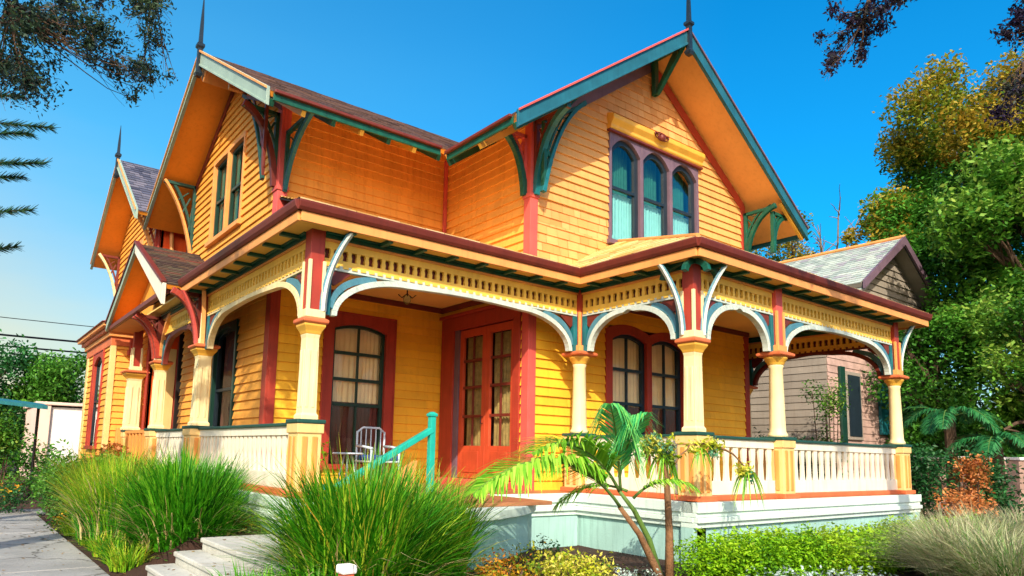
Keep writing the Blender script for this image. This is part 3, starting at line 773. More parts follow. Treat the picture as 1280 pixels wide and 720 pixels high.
# ------------------------------------------------------------------ windows and door
def window(O, U, N, u0, u1, w0, w1, rise, fr, fw, sash, cols_=2, rows=(.5,), cur=('curtain_pale', .0, 1.), cur2=None, glass='glass', lights=1, trim_top=None, label=None, sash_w=.055, head='same', mull=.1, sill=None, dark=True):
    """u0..w1 = glass opening incl. sash; fw = casing width around it"""
    N = V(N); O = V(O)
    mb = MB(); H = (w1+fw)
    # casing with one arched opening per light
    lw = (u1-u0-mull*(lights-1))/lights
    ls = [(u0+i*(lw+mull), u0+i*(lw+mull)+lw) for i in range(lights)]
    for i, (a, b) in enumerate(ls):
        oa = u0-fw if i == 0 else a-mull/2; ob = u1+fw if i == lights-1 else b+mull/2
        if head == 'arched': outer = arch_pts(oa, ob, w0, w1+fw, rise)
        else: outer = rect_like(oa, ob, w0, w1+fw)
        mb.strip(outer, arch_pts(a, b, w0, w1, rise), O, U, Z, N, -.04, .055, 0)
        if head != 'arched' and fw > .12:
            mb.strip(rect_like(oa+.0, ob-.0, w0, w1+fw), rect_like(oa+.03, ob-.03, w0, w1+fw-.03), O, U, Z, N, .056, .075, 0)
    if w0 > .3: mb.prism([(u0-fw-.05, w0-.09), (u1+fw+.05, w0-.09), (u1+fw+.05, w0), (u0-fw-.05, w0)], O, U, Z, N, -.04, .11, 0)
    wn = mb.build('window', fr, house, bevel=.004)
    if label: wn['label'] = label
    for a, b in ls:
        mb = MB(); s = sash_w; mid = w0+(w1-w0)*rows[0]
        mb.strip(arch_pts(a, b, w0, w1, rise), arch_pts(a+s, b-s, w0+s*1.4, w1-s, max(.01, rise-s*.6)) if rise < (b-a)/2-.001 else arch_pts(a+s, b-s, w0+s*1.4, w1-s, (b-a)/2-s), O, U, Z, N, -.09, -.02, 0)
        for r in rows:
            z = w0+(w1-w0)*r; mb.prism([(a+s*.5, z-.028), (b-s*.5, z-.028), (b-s*.5, z+.028), (a+s*.5, z+.028)], O, U, Z, N, -.085, -.025, 0)
        for c in range(1, cols_):
            x = a+(b-a)*c/cols_; mb.prism([(x-.016, w0+s), (x+.016, w0+s), (x+.016, w1-s), (x-.016, w1-s)], O, U, Z, N, -.08, -.03, 0)
        mb.build('sash', sash, wn)
        mb = MB(); q = arch_pts(a+s*.5, b-s*.5, w0+s*.5, w1-s*.5, max(.01, rise-s*.3) if rise < (b-a)/2-.001 else (b-a)/2-s*.5)
        P = [O+V(U)*u+Z*w_+N*-.058 for u, w_ in q]; mb.face(P); mb.build('pane', glass, wn)
        # pleated curtain behind the glass
        def curtain(mt, za, zb, ua, ub, amp=.02, dep=-.16, hemr=0.):
            mb = MB(); n = max(8, int((ub-ua)/.018)); rows_ = 5
            idx = len(mb.v)
            for j in range(rows_+1):
                z = zb+(za-zb)*j/rows_
                for k in range(n+1):
                    t = k/n; u = ua+(ub-ua)*t; ph = math.sin(t*(ub-ua)*70+math.sin(t*9)*2)*amp*(.5+.5*j/rows_)
                    hem = hemr*math.sin(t*7)*.5 if j == rows_ else 0
                    p = O+V(U)*u+Z*(z+hem)+N*(dep+ph); mb.v.append(tuple(p))
            for j in range(rows_):
                for k in range(n):
                    i = idx+j*(n+1)+k; mb.f.append((i, i+1, i+n+2, i+n+1)); mb.m.append(0); mb.c.append(.5)
            mb.build('curtain', mt, wn, smooth=True)
        if cur: curtain(cur[0], w0+(w1-w0)*cur[1], w0+(w1-w0)*cur[2], a, b)
        if cur2:
            for c2 in cur2: curtain(c2[0], w0+(w1-w0)*c2[1], w0+(w1-w0)*c2[2], a+(b-a)*c2[3], a+(b-a)*c2[4], dep=c2[5] if len(c2) > 5 else -.12)
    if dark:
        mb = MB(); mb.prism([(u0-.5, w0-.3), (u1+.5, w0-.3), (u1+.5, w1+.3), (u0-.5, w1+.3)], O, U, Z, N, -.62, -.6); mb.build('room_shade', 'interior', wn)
    return wn

# upstairs triple window, front gable
OW4 = (0, YG, 0)
tw = window(OW4, X, -Y, 6.12, 8.80, 4.66, 6.76, .27, 'mauve', .06, 'sash_dark', 1, (.52,), ('curtain_aqua', .0, .5), [('curtain_green', .5, 1, 0, 1, -.3)], 'glass_sky', lights=3, mull=.085, sash_w=.10, label='triple arched window of the front gable with mauve frame')
mb = MB()
prof = [(-.03, 6.84), (.10, 6.84), (.13, 6.88), (.13, 6.93), (.20, 7.02), (.20, 7.10), (.16, 7.14), (-.03, 7.2)]
mb.prism([(n, z) for n, z in prof], (6.02, YG, 0), -Y, Z, X, 0, 2.9); mb.build('window_hood', 'yellow_trim', house, bevel=.01)
mb = MB(); mb.prism([(-.03, 6.80), (.12, 6.80), (.12, 6.838), (-.03, 6.838)], (6.0, YG, 0), -Y, Z, X, 0, 2.94); mb.build('hood_moulding', 'maroon', house)
# scrollwork ornament on the hood
mb = MB()
for sg in (-1, 1):
    pts = [(7.42+sg*(.03+.15*t)*1.0+sg*.05*math.sin(t*9), YG-.225, 7.04+.05*math.cos(t*8)) for t in [i/14 for i in range(15)]]
    mb.tube(pts, .016, 6)
mb.lathe((7.42, YG-.22, 7.0), [(.012, -.05), (.05, -.02), (.06, .04), (.04, .09), (.01, .11)], 10)
mb.tube([(7.42+.2*math.cos(a), YG-.215, 7.045+.075*math.sin(a)) for a in [i*PI/8 for i in range(17)]], .014, 6)
mb.build('hood_ornament', 'maroon', house, smooth=True)
# left gable upstairs pair
window((XC, 0, 0), Y, -X, 5.14, 7.06, 4.98, 6.74, .02, 'peach', .08, 'sash_green', 1, (.5,), None, [('curtain_green', 0, 1, 0, .55), ('curtain_green', 0, 1, .72, 1)], 'glass', lights=2, mull=.10, sash_w=.07, label='paired upstairs window of the left gable with green curtains')
# left gable downstairs tall window
window((XC, 0, 0), Y, -X, 4.86, 6.1, .5, 2.9, .14, 'sash_green', .08, 'sash_dark', 1, (.5,), ('curtain_brown', 0, 1), None, 'glass', head='rect')
# porch window on the middle wall
window((0, YF, 0), X, -Y, 1.78, 2.84, .34, 2.86, .11, 'red_trim', .2, 'sash_green', 2, (.42, .60, .79), ('curtain_pale', .42, 1.), [('curtain_brown', 0, .44, 0, 1)], label='tall arched porch window with red surround and lace curtain')
# double window on the front wall
window(OW4, X, -Y, 6.14, 8.24, .62, 2.90, .13, 'red_trim', .17, 'sash_navy', 2, (.42, .70), ('curtain_pale', .38, 1.), [('curtain_brown', 0, .40, 0, 1, -.1)], lights=2, mull=.14, head='arched', label='twin arched porch window with navy sashes and red surround', sash_w=.065)
# double door on the side wall
OD = V((X1, 0, 0))
mb = MB()
for q in ([(.70, 0), (.88, 0), (.88, 2.92), (.70, 2.92)], [(2.66, 0), (3.08, 0), (3.08, 2.92), (2.66, 2.92)], [(.70, 2.92), (3.08, 2.92), (3.08, 3.18), (.70, 3.18)]):
    mb.prism(q, OD, Y, Z, -X, -.04, .06)
mb.prism([(.66, 3.18), (3.12, 3.18), (3.12, 3.24), (.66, 3.24)], OD, Y, Z, -X, -.04, .10)
dr = mb.build('door', 'red_trim', house, bevel=.006); dr['label'] = 'red double door with glazed leaves and broad surround'
mb = MB(); mb.prism([(2.52, .12), (2.66, .12), (2.66, 2.92), (2.52, 2.92)], OD, Y, Z, -X, -.07, .03); mb.build('door_jamb', 'mauve', dr, bevel=.004)
mb = MB(); mb.prism([(.7, .0), (3.08, 0), (3.08, .12), (.7, .12)], OD, Y, Z, -X, -.1, .16); mb.build('threshold', 'salmon_trim', dr, bevel=.008)
for (a, b) in ((.885, 1.695), (1.705, 2.515)):
    mb = MB(); s = .11
    mb.prism([(a, .13), (a+s, .13), (a+s, 2.9), (a, 2.9)], OD, Y, Z, -X, -.06, -.0); mb.prism([(b-s, .13), (b, .13), (b, 2.9), (b-s, 2.9)], OD, Y, Z, -X, -.06, 0)
    for (z0, z1) in ((.13, .72), (2.76, 2.9)): mb.prism([(a+s, z0), (b-s, z0), (b-s, z1), (a+s, z1)], OD, Y, Z, -X, -.06, 0)
    mb.prism([(a+s+.06, .24), (b-s-.06, .24), (b-s-.06, .62), (a+s+.06, .62)], OD, Y, Z, -X, .001, .015)
    lf = mb.build('door_leaf', 'door_red', dr, bevel=.004)
    mb = MB()
    for z in (1.26, 1.80, 2.3): mb.prism([(a+s, z-.025), (b-s, z-.025), (b-s, z+.025), (a+s, z+.025)], OD, Y, Z, -X, -.05, -.01)
    mb.prism([((a+b)/2-.012, .72), ((a+b)/2+.012, .72), ((a+b)/2+.012, 2.76), ((a+b)/2-.012, 2.76)], OD, Y, Z, -X, -.05, -.012)
    mb.build('glazing_bar', 'maroon', dr)
    mb = MB(); mb.face([OD+Y*u+Z*z+X*.035 for u, z in ((a+s, .72), (b-s, .72), (b-s, 2.76), (a+s, 2.76))]); mb.build('pane', 'glass', dr)
    mb = MB(); n = 40; 
    for j in range(7):
        for k in range(n+1):
            u = a+s+(b-a-2*s)*k/n; z = .72+2.04*j/6; mb.v.append((X1+.12+.02*math.sin(k*1.1+math.sin(j)*1), u, z))
    for j in range(6):
        for k in range(n): i = j*(n+1)+k; mb.f.append((i, i+1, i+n+2, i+n+1)); mb.m.append(0); mb.c.append(.5)
    mb.build('curtain', 'curtain_gold', dr, smooth=True)
mb = MB(); mb.tube([(X1-.01, 1.76, 1.12), (X1-.05, 1.76, 1.12), (X1-.05, 1.76, 1.24), (X1-.01, 1.76, 1.24)], .01, 6); mb.build('handle', 'metal_dark', dr)
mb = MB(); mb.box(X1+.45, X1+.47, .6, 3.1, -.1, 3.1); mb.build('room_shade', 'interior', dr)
# ------------------------------------------------------------------ porch
XE, XB, YC, XD, P1, P2 = 11.30, 4.79, -2.245, 6.97, 4.70, 7.90
CZ = 3.42
# floor, ceiling, plinth
def slab(nm, m, polys, z0, z1, bevel=0, parent=house, label=None):
    mb = MB()
    for P in polys: mb.hexa([(x, y, z0) for x, y in P], [(x, y, z1) for x, y in P])
    o = mb.build(nm, m, parent, bevel=bevel)
    if label: o['label'] = label
    return o
FL = [[(-.2, -.2), (4.6, -.2), (4.6, 3.1), (-.2, 3.1)], [(4.6, -2.44), (11.5, -2.44), (11.5, .5), (4.6, .5)], [(-.2, 3.1), (.6, 3.1), (.6, 11), (-.2, 11)], [(10.65, .5), (11.5, .5), (11.5, 4), (10.65, 4)]]
slab('porch_floor', 'porch_floor', FL, -.06, 0)
CL = [[(-.3, -.3), (4.5, -.3), (4.5, 3.12), (-.3, 3.12)], [(4.5, -2.55), (11.9, -2.55), (11.9, .5), (4.5, .5)], [(-.3, 3.12), (.6, 3.12), (.6, 8.2), (-.3, 8.2)], [(10.65, .5), (11.9, .5), (11.9, 4), (10.65, 4)]]
slab('porch_ceiling', 'ceiling_paint', CL, CZ, CZ+.03)
# mouldings where walls meet the ceiling
mb = MB()
mb.box(XC+.05, X1-.0, YF-.10, YF-.035, CZ-.10, CZ-.002); mb.box(X1-.10, X1-.035, YG, YF-.1, CZ-.10, CZ-.002); mb.box(X1-.05, XR, YG-.10, YG-.035, CZ-.10, CZ-.002)
mb.build('ceiling_moulding', 'maroon', house, bevel=.01)
def plinth(p, q, N, top=0., bot=-.95, m='plinth'):
    p = V((*p, 0)); q = V((*q, 0)); N = V(N); d = (q-p).normalized()
    def lay(z0, z1, n, mt, ext=0):
        mb = MB(); a = p-d*ext; b = q+d*ext
        mb.hexa([a+Z*z0, b+Z*z0, b+Z*z0-N*.25, a+Z*z0-N*.25], [a+Z*z0+N*n, b+Z*z0+N*n, b+Z*z0-N*.25, a+Z*z0-N*.25]); 
        mb = MB(); mb.prism([(-.2, z0), (n, z0), (n, z1), (-.2, z1)], a, N, Z, d, 0, (b-a).length); return mb
    mb = lay(bot, top-.34, 0, m); mb.build('plinth', m, house)
    for z0, z1, n in ((-.34, -.27, .05), (-.27, -.20, .09), (-.20, -.14, .05), (-.14, -.0, .08)):
        mb = lay(top+z0, top+z1-.003, n, 'plinth_cap', 0); mb.build('plinth_moulding', 'plinth_cap', house, bevel=.006)
plinth((4.55, .02), (4.55, -2.44), -X); plinth((4.47, -2.44), (11.58, -2.44), -Y); plinth((11.5, -2.5), (11.5, 4), X)
plinth((-.24, -.18), (4.62, -.18), -Y); plinth((-.2, 8), (-.2, -.24), -X)

def pedestal(t, x, y, w=.42, w2=None, h=.9):
    w2 = w2 or w
    mb = MB(); mb.box(x-w/2, x+w/2, y-w2/2, y+w2/2, .06, h-.0); mb.box(x-w/2-.02, x+w/2+.02, y-w2/2-.02, y+w2/2+.02, h-.12, h-.002)
    o = mb.build('pedestal', 'pale_yellow', t, bevel=.01)
    mb = MB(); 
    for sx_, sy_, ww in ((-1, 0, w2), (1, 0, w2), (0, -1, w), (0, 1, w)):
        for k in (-.5, .5):
            c = (x+sx_*(w/2+.001), y+sy_*(w2/2+.001)); off = k*ww*.42
            if sx_: mb.box(c[0]-.012, c[0]+.012, c[1]+off-.035, c[1]+off+.035, .12, h-.16)
            else: mb.box(c[0]+off-.035, c[0]+off+.035, c[1]-.012, c[1]+.012, .12, h-.16)
    mb.build('pedestal_panel', 'orange_panel', t, bevel=.008)
    mb = MB(); mb.box(x-w/2-.05, x+w/2+.05, y-w2/2-.05, y+w2/2+.05, .0, .075); mb.build('pedestal_base', 'orange_base', t, bevel=.012)
    mb = MB(); mb.box(x-w/2-.035, x+w/2+.035, y-w2/2-.035, y+w2/2+.035, h, h+.05); mb.build('pedestal_cap', 'dark_green', t, bevel=.012)
def column(x, y, kind='square', ztop=CZ, label=None, cap=True, zc=2.2, ped=(.34, None), up='red', w=.112):
    mb = MB(); t = None
    if kind == 'square':
        mb.lathe((x, y, 0), [(w*1.2, .95), (w*1.2, 1.0), (w, 1.03), (w*.9, zc-.15), (w*1.0, zc-.1)], square=True)
        for k in (-1, 1):
            mb.box(x+k*w*.45-.02, x+k*w*.45+.02, y-w-.006, y+w+.006, 1.1, zc-.3); mb.box(x-w-.006, x+w+.006, y+k*w*.45-.02, y+k*w*.45+.02, 1.1, zc-.3)
        col_ = 'cream'
    else:
        mb.lathe((x, y, 0), [(w*1.25, .95), (w*1.25, .99), (w*1.05, 1.03), (w*1.02, 1.1), (w*.86, zc-.16), (w*.98, zc-.12), (w*.9, zc-.08)], 24)
        col_ = 'cream'
    # invisible nothing: the shaft itself is the part that carries the rest
    t = mb.build('porch_column', col_, house, smooth=(kind != 'square'), bevel=.006 if kind == 'square' else 0)
    if label: t['label'] = label
    sq = kind == 'square'
    mb = MB(); mb.lathe((x, y, zc), [(w*1.0, -.10), (w*1.15, -.06), (w*1.5, .0), (w*1.5, .03)], 24, square=sq); mb.build('capital', 'yellow_trim', t, smooth=False, bevel=.006)
    mb = MB(); mb.lathe((x, y, zc), [(w*1.6, .031), (w*1.8, .05), (w*1.8, .085), (w*1.4, .11)], 24, square=True); mb.build('capital_slab', 'orange_base', t, bevel=.008)
    pedestal(t, x, y, ped[0], ped[1])
    # post between capital and frieze, red at heart with cream edges
    mb = MB()
    a, b = zc+.11, ztop
    mb.box(x-.095, x+.095, y-.095, y+.095, a, b, 0)
    for sx_ in (-1, 1):
        for sy_ in (-1, 1):
            mb.box(x+sx_*.095-.022, x+sx_*.095+.022, y+sy_*.095-.022, y+sy_*.095+.022, a+.0, b-.45, 1)
    mb.box(x-.13, x+.13, y-.13, y+.13, a, a+.10, 1)
    mb.build('upper_post', ['red_trim' if up == 'red' else 'salmon_trim', 'cream' if sq else 'peach'], t, bevel=.006)
    return t
cA = column(0, 0, 'square', label='square corner column beside the porch steps', zc=2.12, ped=(.31, .31), w=.095)
cB = column(XB, 0, 'round', label='round column at the inner corner of the porch', w=.12)
cC = column(XB, YC, 'square', label='square column at the projecting porch corner', zc=2.17, w=.10, ped=(.33, .33))
cD = column(XD, YC, 'round', up='salmon', label='round column in the middle of the front porch', ped=(.34, .34), w=.12)
cE = column(XE, YC, 'round', label='round column at the far right porch corner', zc=2.2, ped=(.32, .32), w=.115)
cF = column(XE, 1.0, 'round', label='round column at the back of the right porch side', ped=(.4, .4))
cP = column(0, P1, 'square', label='square column beside the left porch gable', w=.125, zc=2.3, ped=(.36, .45))
cQ = column(0, P2, 'square', label='square column left of the side entrance', w=.115, zc=2.3, ped=(.3, .45))
# half column where the frieze meets the post near B on the left side

def frieze(p, q, name_i, arch0=.24, arch1=.24, zcap=2.3, z0=2.97, z1=3.27, rise=.70, N=None, white='white_arch', spandrel=True, run=.95):
    """fretted frieze with its arch between two posts"""
    p = V((*p, 0)); q = V((*q, 0)); D = (q-p); L = D.length; D.normalize(); N = V(N)
    mb = MB()
    mb.prism([(0, z1), (L, z1), (L, z1+.03), (0, z1+.03)], p, D, Z, N, -.06, .06, 1)
    mb.prism([(0, z1-.09), (L, z1-.09), (L, z1), (0, z1)], p, D, Z, N, -.03, .03, 0)
    mb.prism([(0, z0), (L, z0), (L, z0+.075), (0, z0+.075)], p, D, Z, N, -.03, .03, 0)
    n = int(L/.125); s = L/n
    for k in range(n+1):
        u = k*s; c = .026
        mb.prism([(u-c, z0+.075), (u+c, z0+.075), (u+c*1.25, z0+.13), (u+c*.8, z1-.13), (u+c*1.3, z1-.09), (u-c*1.3, z1-.09), (u-c*.8, z1-.13), (u-c*1.25, z0+.13)], p, D, Z, N, -.022, .022, 0)
    # small fringe of teeth over the white board
    for k in range(n): mb.prism([(k*s+s*.2, z0-.035), (k*s+s*.8, z0-.035), (k*s+s*.8, z0), (k*s+s*.2, z0)], p, D, Z, N, .0, .055, 0)
    mb.prism([(0, z0+.02), (L, z0+.02), (L, z1-.01), (0, z1-.01)], p, D, Z, N, -.060, -.045, 2)  # maroon strip added behind the slots; its dark colour stands in for porch shade
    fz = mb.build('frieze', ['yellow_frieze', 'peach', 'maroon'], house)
    mb = MB()
    mb.prism([(0, z1+.035), (L, z1+.035), (L, CZ), (0, CZ)], p, D, Z, N, -.08, .08)
    mb.prism([(0, z1+.08), (L, z1+.08), (L, z1+.12), (0, z1+.12)], p, D, Z, N, .081, .12)
    mb.build('beam', 'green_trim', fz, bevel=.004)
    mb = MB(); mb.prism([(0, z0-.07), (L, z0-.07), (L, z0), (0, z0)], p, D, Z, N, -.042, .042)
    # arch band
    a0, a1 = arch0, L-arch1; run = min(run, (a1-a0)*.42)
    top = z0-.07
    def pts(off):
        o = []
        for k in range(15):
            t = k/14*PI/2; o.append((a0+off+(run)*(1-math.cos(t)), zcap+(top-zcap-off-.02)*math.sin(t)))
        for k in range(1, 8): o.append((a0+off+run+(a1-a0-2*run-2*off)*k/8, top-.02-off+.035*math.sin(PI*k/8)))
        for k in range(15):
            t = (14-k)/14*PI/2; o.append((a1-off-(run)*(1-math.cos(t)), zcap+(top-zcap-off-.02)*math.sin(t)))
        return o
    mb.strip(pts(-.025), pts(.045), p, D, Z, N, -.05, .05)
    mb.build('arch_board', white, fz, bevel=.004)
    if spandrel:
        for sg in (0, 1):
            f = (lambda u: a0+u) if sg == 0 else (lambda u: a1-u)
            mb = MB()
            mb.prism([(f(-.14), zcap), (f(-.05), zcap), (f(-.05), top), (f(-.14), top)], p, D, Z, N, -.045, .045, 0)
            o = []; i_ = []
            for k in range(11):
                t = k/10*PI/2; o.append((f(-.06+run*.62*(1-math.cos(t))), zcap+.12+(top-zcap-.12)*math.sin(t))); i_.append((f(-.06+.055+run*.62*(1-math.cos(t))), zcap+.08+(top-zcap-.16)*math.sin(t)))
            mb.strip(o, i_, p, D, Z, N, -.035, .035, 1)
            mb.prism([(f(-.05), top-.16), (f(.0), top-.2), (f(.22), top-.03), (f(.20), top), (f(-.05), top)], p, D, Z, N, -.02, .02, 2)
            c = V(p)+D*f(.07)+Z*(top-.2); r = .055
            mb.strip([(f(.09)+r*math.cos(x), top-.26+r*math.sin(x)) for x in [j*PI/5 for j in range(10)]], [(f(.09)+r*.55*math.cos(x), top-.26+r*.55*math.sin(x)) for x in [j*PI/5 for j in range(10)]], p, D, Z, N, -.02, .02, 0, closed=True)
            mb.build('spandrel_bracket', ['teal', 'blue_trim', 'maroon'], fz, bevel=.003)
    return fz
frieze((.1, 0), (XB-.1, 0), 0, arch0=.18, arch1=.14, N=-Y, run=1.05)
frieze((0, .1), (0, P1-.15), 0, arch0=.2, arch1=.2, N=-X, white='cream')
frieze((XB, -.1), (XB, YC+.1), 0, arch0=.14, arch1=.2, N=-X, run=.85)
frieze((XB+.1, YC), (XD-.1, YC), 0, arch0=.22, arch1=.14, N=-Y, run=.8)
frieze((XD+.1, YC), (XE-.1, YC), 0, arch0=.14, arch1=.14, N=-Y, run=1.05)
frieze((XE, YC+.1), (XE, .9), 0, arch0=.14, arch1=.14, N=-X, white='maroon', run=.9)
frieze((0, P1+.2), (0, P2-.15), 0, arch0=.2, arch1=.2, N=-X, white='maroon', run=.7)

# eave strutwork: curved struts from the capitals out to the eave, eave board with crown
def strut(x, y, d, m=('white_arch', 'blue_trim'), z0=2.32, z1=3.33, reach=.42):
    d = V((*d, 0)).normalized(); s = d.cross(Z)
    for k, (off, mm) in enumerate(((0, m[0]), (.05, m[1]))):
        mb = MB(); o = []; i_ = []
        for j in range(13):
            t = j/12; u = .14+off*.3+(reach-.1)*(t**2.2); w_ = z0+(z1-z0)*t; o.append((u-off, w_)); i_.append((u-off+.04, w_))
        mb.strip(o, i_, (x, y, 0), d, Z, s, -.035+.008*k, .035-.008*k); mb.build('eave_strut', mm, house, bevel=.004)
strut(0, 0, (1, -1)); strut(XB, YC, (1, -1)); strut(XB, YC, (-1, .6)); 
strut(XE, YC, (1, -.6)); strut(XE, YC, (1, .4), ('teal', 'blue_trim')); strut(0, P1, (-1, -.2), ('salmon_trim', 'maroon')); strut(0, P1, (-.5, -1), ('peach', 'maroon'), reach=.3)
o_ = .37; EX = 12.05
EP = [(-o_, 5.0), (-o_, -o_), (XB-o_, -o_), (XB-o_, YC-o_), (EX, YC-o_), (EX, 4)]
for k in range(len(EP)-1):
    a, b = V((*EP[k], 0)), V((*EP[k+1], 0)); d = (b-a).normalized(); N = -d.cross(Z) if False else V((d.y, -d.x, 0))
    N = d.cross(Z)
    # outward normal: away from the house
    mid = (a+b)/2
    if k in (0, 2): N = -X
    elif k in (1, 3): N = -Y
    else: N = X
    L = (b-a).length; e0 = 0.06
    ext0 = {0: 0, 1: .0, 2: 0, 3: 0, 4: 0}[k]
    mb = MB(); mb.prism([(0, 3.34), (.035, 3.34), (.035, 3.46), (0, 3.46)], a, N, Z, d, 0, L); 
    mb.build('fascia', 'peach', house, bevel=.004)
    mb = MB(); mb.prism([(.0, 3.463), (.06, 3.463), (.085, 3.50), (.10, 3.56), (.10, 3.585), (0, 3.585)], a, N, Z, d, -.05 if k in (1,3) else -.0, L+(.05 if k in (0, 2, 3) else 0)); mb.build('gutter', 'maroon', house, bevel=.004)
# soffit boards and green lookouts under the eave
mb = MB(); S = [[(-o_, -o_), (-.08, -.08), (-.08, 5), (-o_, 5)], [(-o_, -o_), (XB-o_, -o_), (XB-.08, -.08), (-.08, -.08)], [(XB-o_, -o_), (XB-o_, YC-o_), (XB-.08, YC-.08), (XB-.08, -.08)], [(XB-o_, YC-o_), (EX, YC-o_), (XE+.08, YC-.08), (XB-.08, YC-.08)], [(EX, YC-o_), (EX, 4), (XE+.08, 4), (XE+.08, YC-.08)]]
for P in S: mb.hexa([(x, y, 3.372) for x, y in P], [(x, y, 3.40) for x, y in P])
mb.build('soffit', 'soffit_yellow', house)
def lookouts(a, b, N, n, m='green_trim', ln=.27):
    a = V((*a, 3.345)); b = V((*b, 3.345))
    for k in range(n):
        c = a.lerp(b, (k+.5)/n); mb = MB(); mb.beam(c, c+V(N)*ln, .06, .05); mb.build('lookout', m, house)
lookouts((-.09, 0), (-.09, 4.9), -X, 8); lookouts((.1, -.09), (XB-.4, -.09), -Y, 8); lookouts((XB-.09, -.3), (XB-.09, YC), -X, 4); lookouts((XB, YC-.09), (XE, YC-.09), -Y, 11)
# green scallop brackets on the beam at A and C
for (x, y) in ((XB, YC),):
    mb = MB()
    for (u, n_) in ((X, -Y), (Y, -X)):
        o = [( .42*math.cos(t)*(1 if u is X else 1), 3.18+.24*math.sin(t)) for t in [j*PI/10 for j in range(11)]]
        i_ = [( .34*math.cos(t), 3.16+.18*math.sin(t)) for t in [j*PI/10 for j in range(11)]]
        mb.strip(o, i_, (x, y, 0), u, Z, n_, .13, .2)
    mb.build('corner_hood', 'green_trim', house, bevel=.004)

# railings
def railing(p, q, N, label=None, step=.215, mats=('white_rail',), left=0):
    p = V((*p, 0)); q = V((*q, 0)); D = (q-p); L = D.length; D.normalize(); N = V(N)
    mb = MB()
    mb.prism([(0, .76), (L, .76), (L, .875), (0, .875)], p, D, Z, N, -.035, .035)
    mb.prism([(0, .075), (L, .075), (L, .27), (0, .27)], p, D, Z, N, -.035, .035)
    rl = mb.build('porch_railing', 'white_rail', house, bevel=.004)
    if label: rl['label'] = label
    mb = MB(); mb.prism([(0, .878), (L, .878), (L, .92), (0, .92)], p, D, Z, N, -.07, .07); mb.build('handrail', 'dark_green', rl, bevel=.01)
    mb = MB(); mb.prism([(0, .0), (L, .0), (L, .072), (0, .072)], p, D, Z, N, -.08, .09); mb.build('base_board', 'orange_base', rl, bevel=.008)
    n = max(2, int(round(L/step))); s = L/n
    for k in range(n):
        u = (k+.5)*s; c = s*.29
        mb = MB(); mb.prism([(u-c, .272), (u+c, .272), (u+c*.8, .34), (u+c*.62, .52), (u+c*.9, .66), (u+c, .758), (u-c, .758), (u-c*.9, .66), (u-c*.62, .52), (u-c*.8, .34)], p, D, Z, N, -.018, .018)
        mb.build('baluster', 'white_rail', rl)
railing((0, .17), (0, P1-.23), -X, label='railing between the corner column and the left porch gable', step=.19)
railing((0, P1+.23), (0, P2-.23), -X, step=.19)
railing((XB, -.17), (XB, YC+.18), -X)
railing((XB+.18, YC), (XD-.18, YC), -Y)
railing((XD+.18, YC), (XE-.17, YC), -Y, label='rightmost railing of the front porch', step=.205)
# side entrance railing, orange
mb = MB(); mb.box(-.14, -.08, P2+.4, 11, .86, .93); mb.box(-.14, -.08, P2+.4, 11, .1, .2)
er = mb.build('entrance_railing', 'orange_panel', house); er['label'] = 'orange railing of the side entrance'
for k in range(9): 
    mb = MB(); y = P2+.55+k*.36; mb.box(-.135, -.085, y-.05, y+.05, .2, .86); mb.build('baluster', 'orange_panel', er)
mb = MB(); mb.box(-.22, -.02, 10.95, 11.15, -.8, 1.0); mb.build('newel_post', 'orange_panel', er, bevel=.01)

# porch roofs
o2 = .40
roof_slope('porch_roof', [(-o2, -o2, 3.60), (XB-o2, -o2, 3.60), (5.03, .60, 3.97), (5.03, YF, 4.90), (XC, YF, 4.90), (XC, .97, 4.105)], X, 'roof_tan', thick=.03, soff='interior')
roof_slope('porch_roof', [(-o2, -o2, 3.60), (XC, .97, 4.105), (XC, 8.2, 4.105), (-o2, 8.2, 3.60)], Y, 'roof_moss', thick=.03, soff='interior')
roof_slope('porch_roof', [(XB-o2, -o2, 3.60), (XB-o2, YC-o2, 3.60), (6.32, YG, 4.66), (4.98, YG, 3.92)], Y, 'roof_tan', thick=.03, soff='interior', seg=(.3, .5, .004, .004), h=.2)
roof_slope('porch_roof', [(XB-o2, YC-o2, 3.60), (12.08, YC-o2, 3.60), (10.7, YG, 4.66), (6.32, YG, 4.66)], X, 'roof_tan', thick=.03, soff='interior')
roof_slope('porch_roof', [(12.08, YC-o2, 3.60), (12.08, 4, 3.60), (10.7, 4, 4.66), (10.7, YG, 4.66)], Y, 'roof_tan', thick=.03, soff='interior')
mb = MB(); mb.tube([(XB-o2, YC-o2, 3.62), (6.32, YG, 4.68)], .035, 6); mb.tube([(XB-o2, -o2, 3.615), (4.98, YG, 3.935)], .02, 6); mb.build('roof_flashing', 'peach', house)
# ceiling lamp
lm = MB(); lm.tube([(2.35, 1.6, CZ), (2.35, 1.6, 3.18)], .012, 6); lm.lathe((2.35, 1.6, CZ), [(.07, -.02), (.07, 0)], 12)
for k in range(3):
    a = k*2.1; lm.tube([(2.35, 1.6, 3.2), (2.35+.1*math.cos(a), 1.6+.1*math.sin(a), 3.14), (2.35+.17*math.cos(a), 1.6+.17*math.sin(a), 3.2)], .009, 6)
lp = lm.build('ceiling_lamp', 'metal_dark', house)
mb = MB(); mb.lathe((2.35, 1.6, 3.02), [(.02, 0), (.06, .04), (.07, .1), (.03, .16)], 14); mb.build('lamp_shade', 'glass_sky', lp, smooth=True)

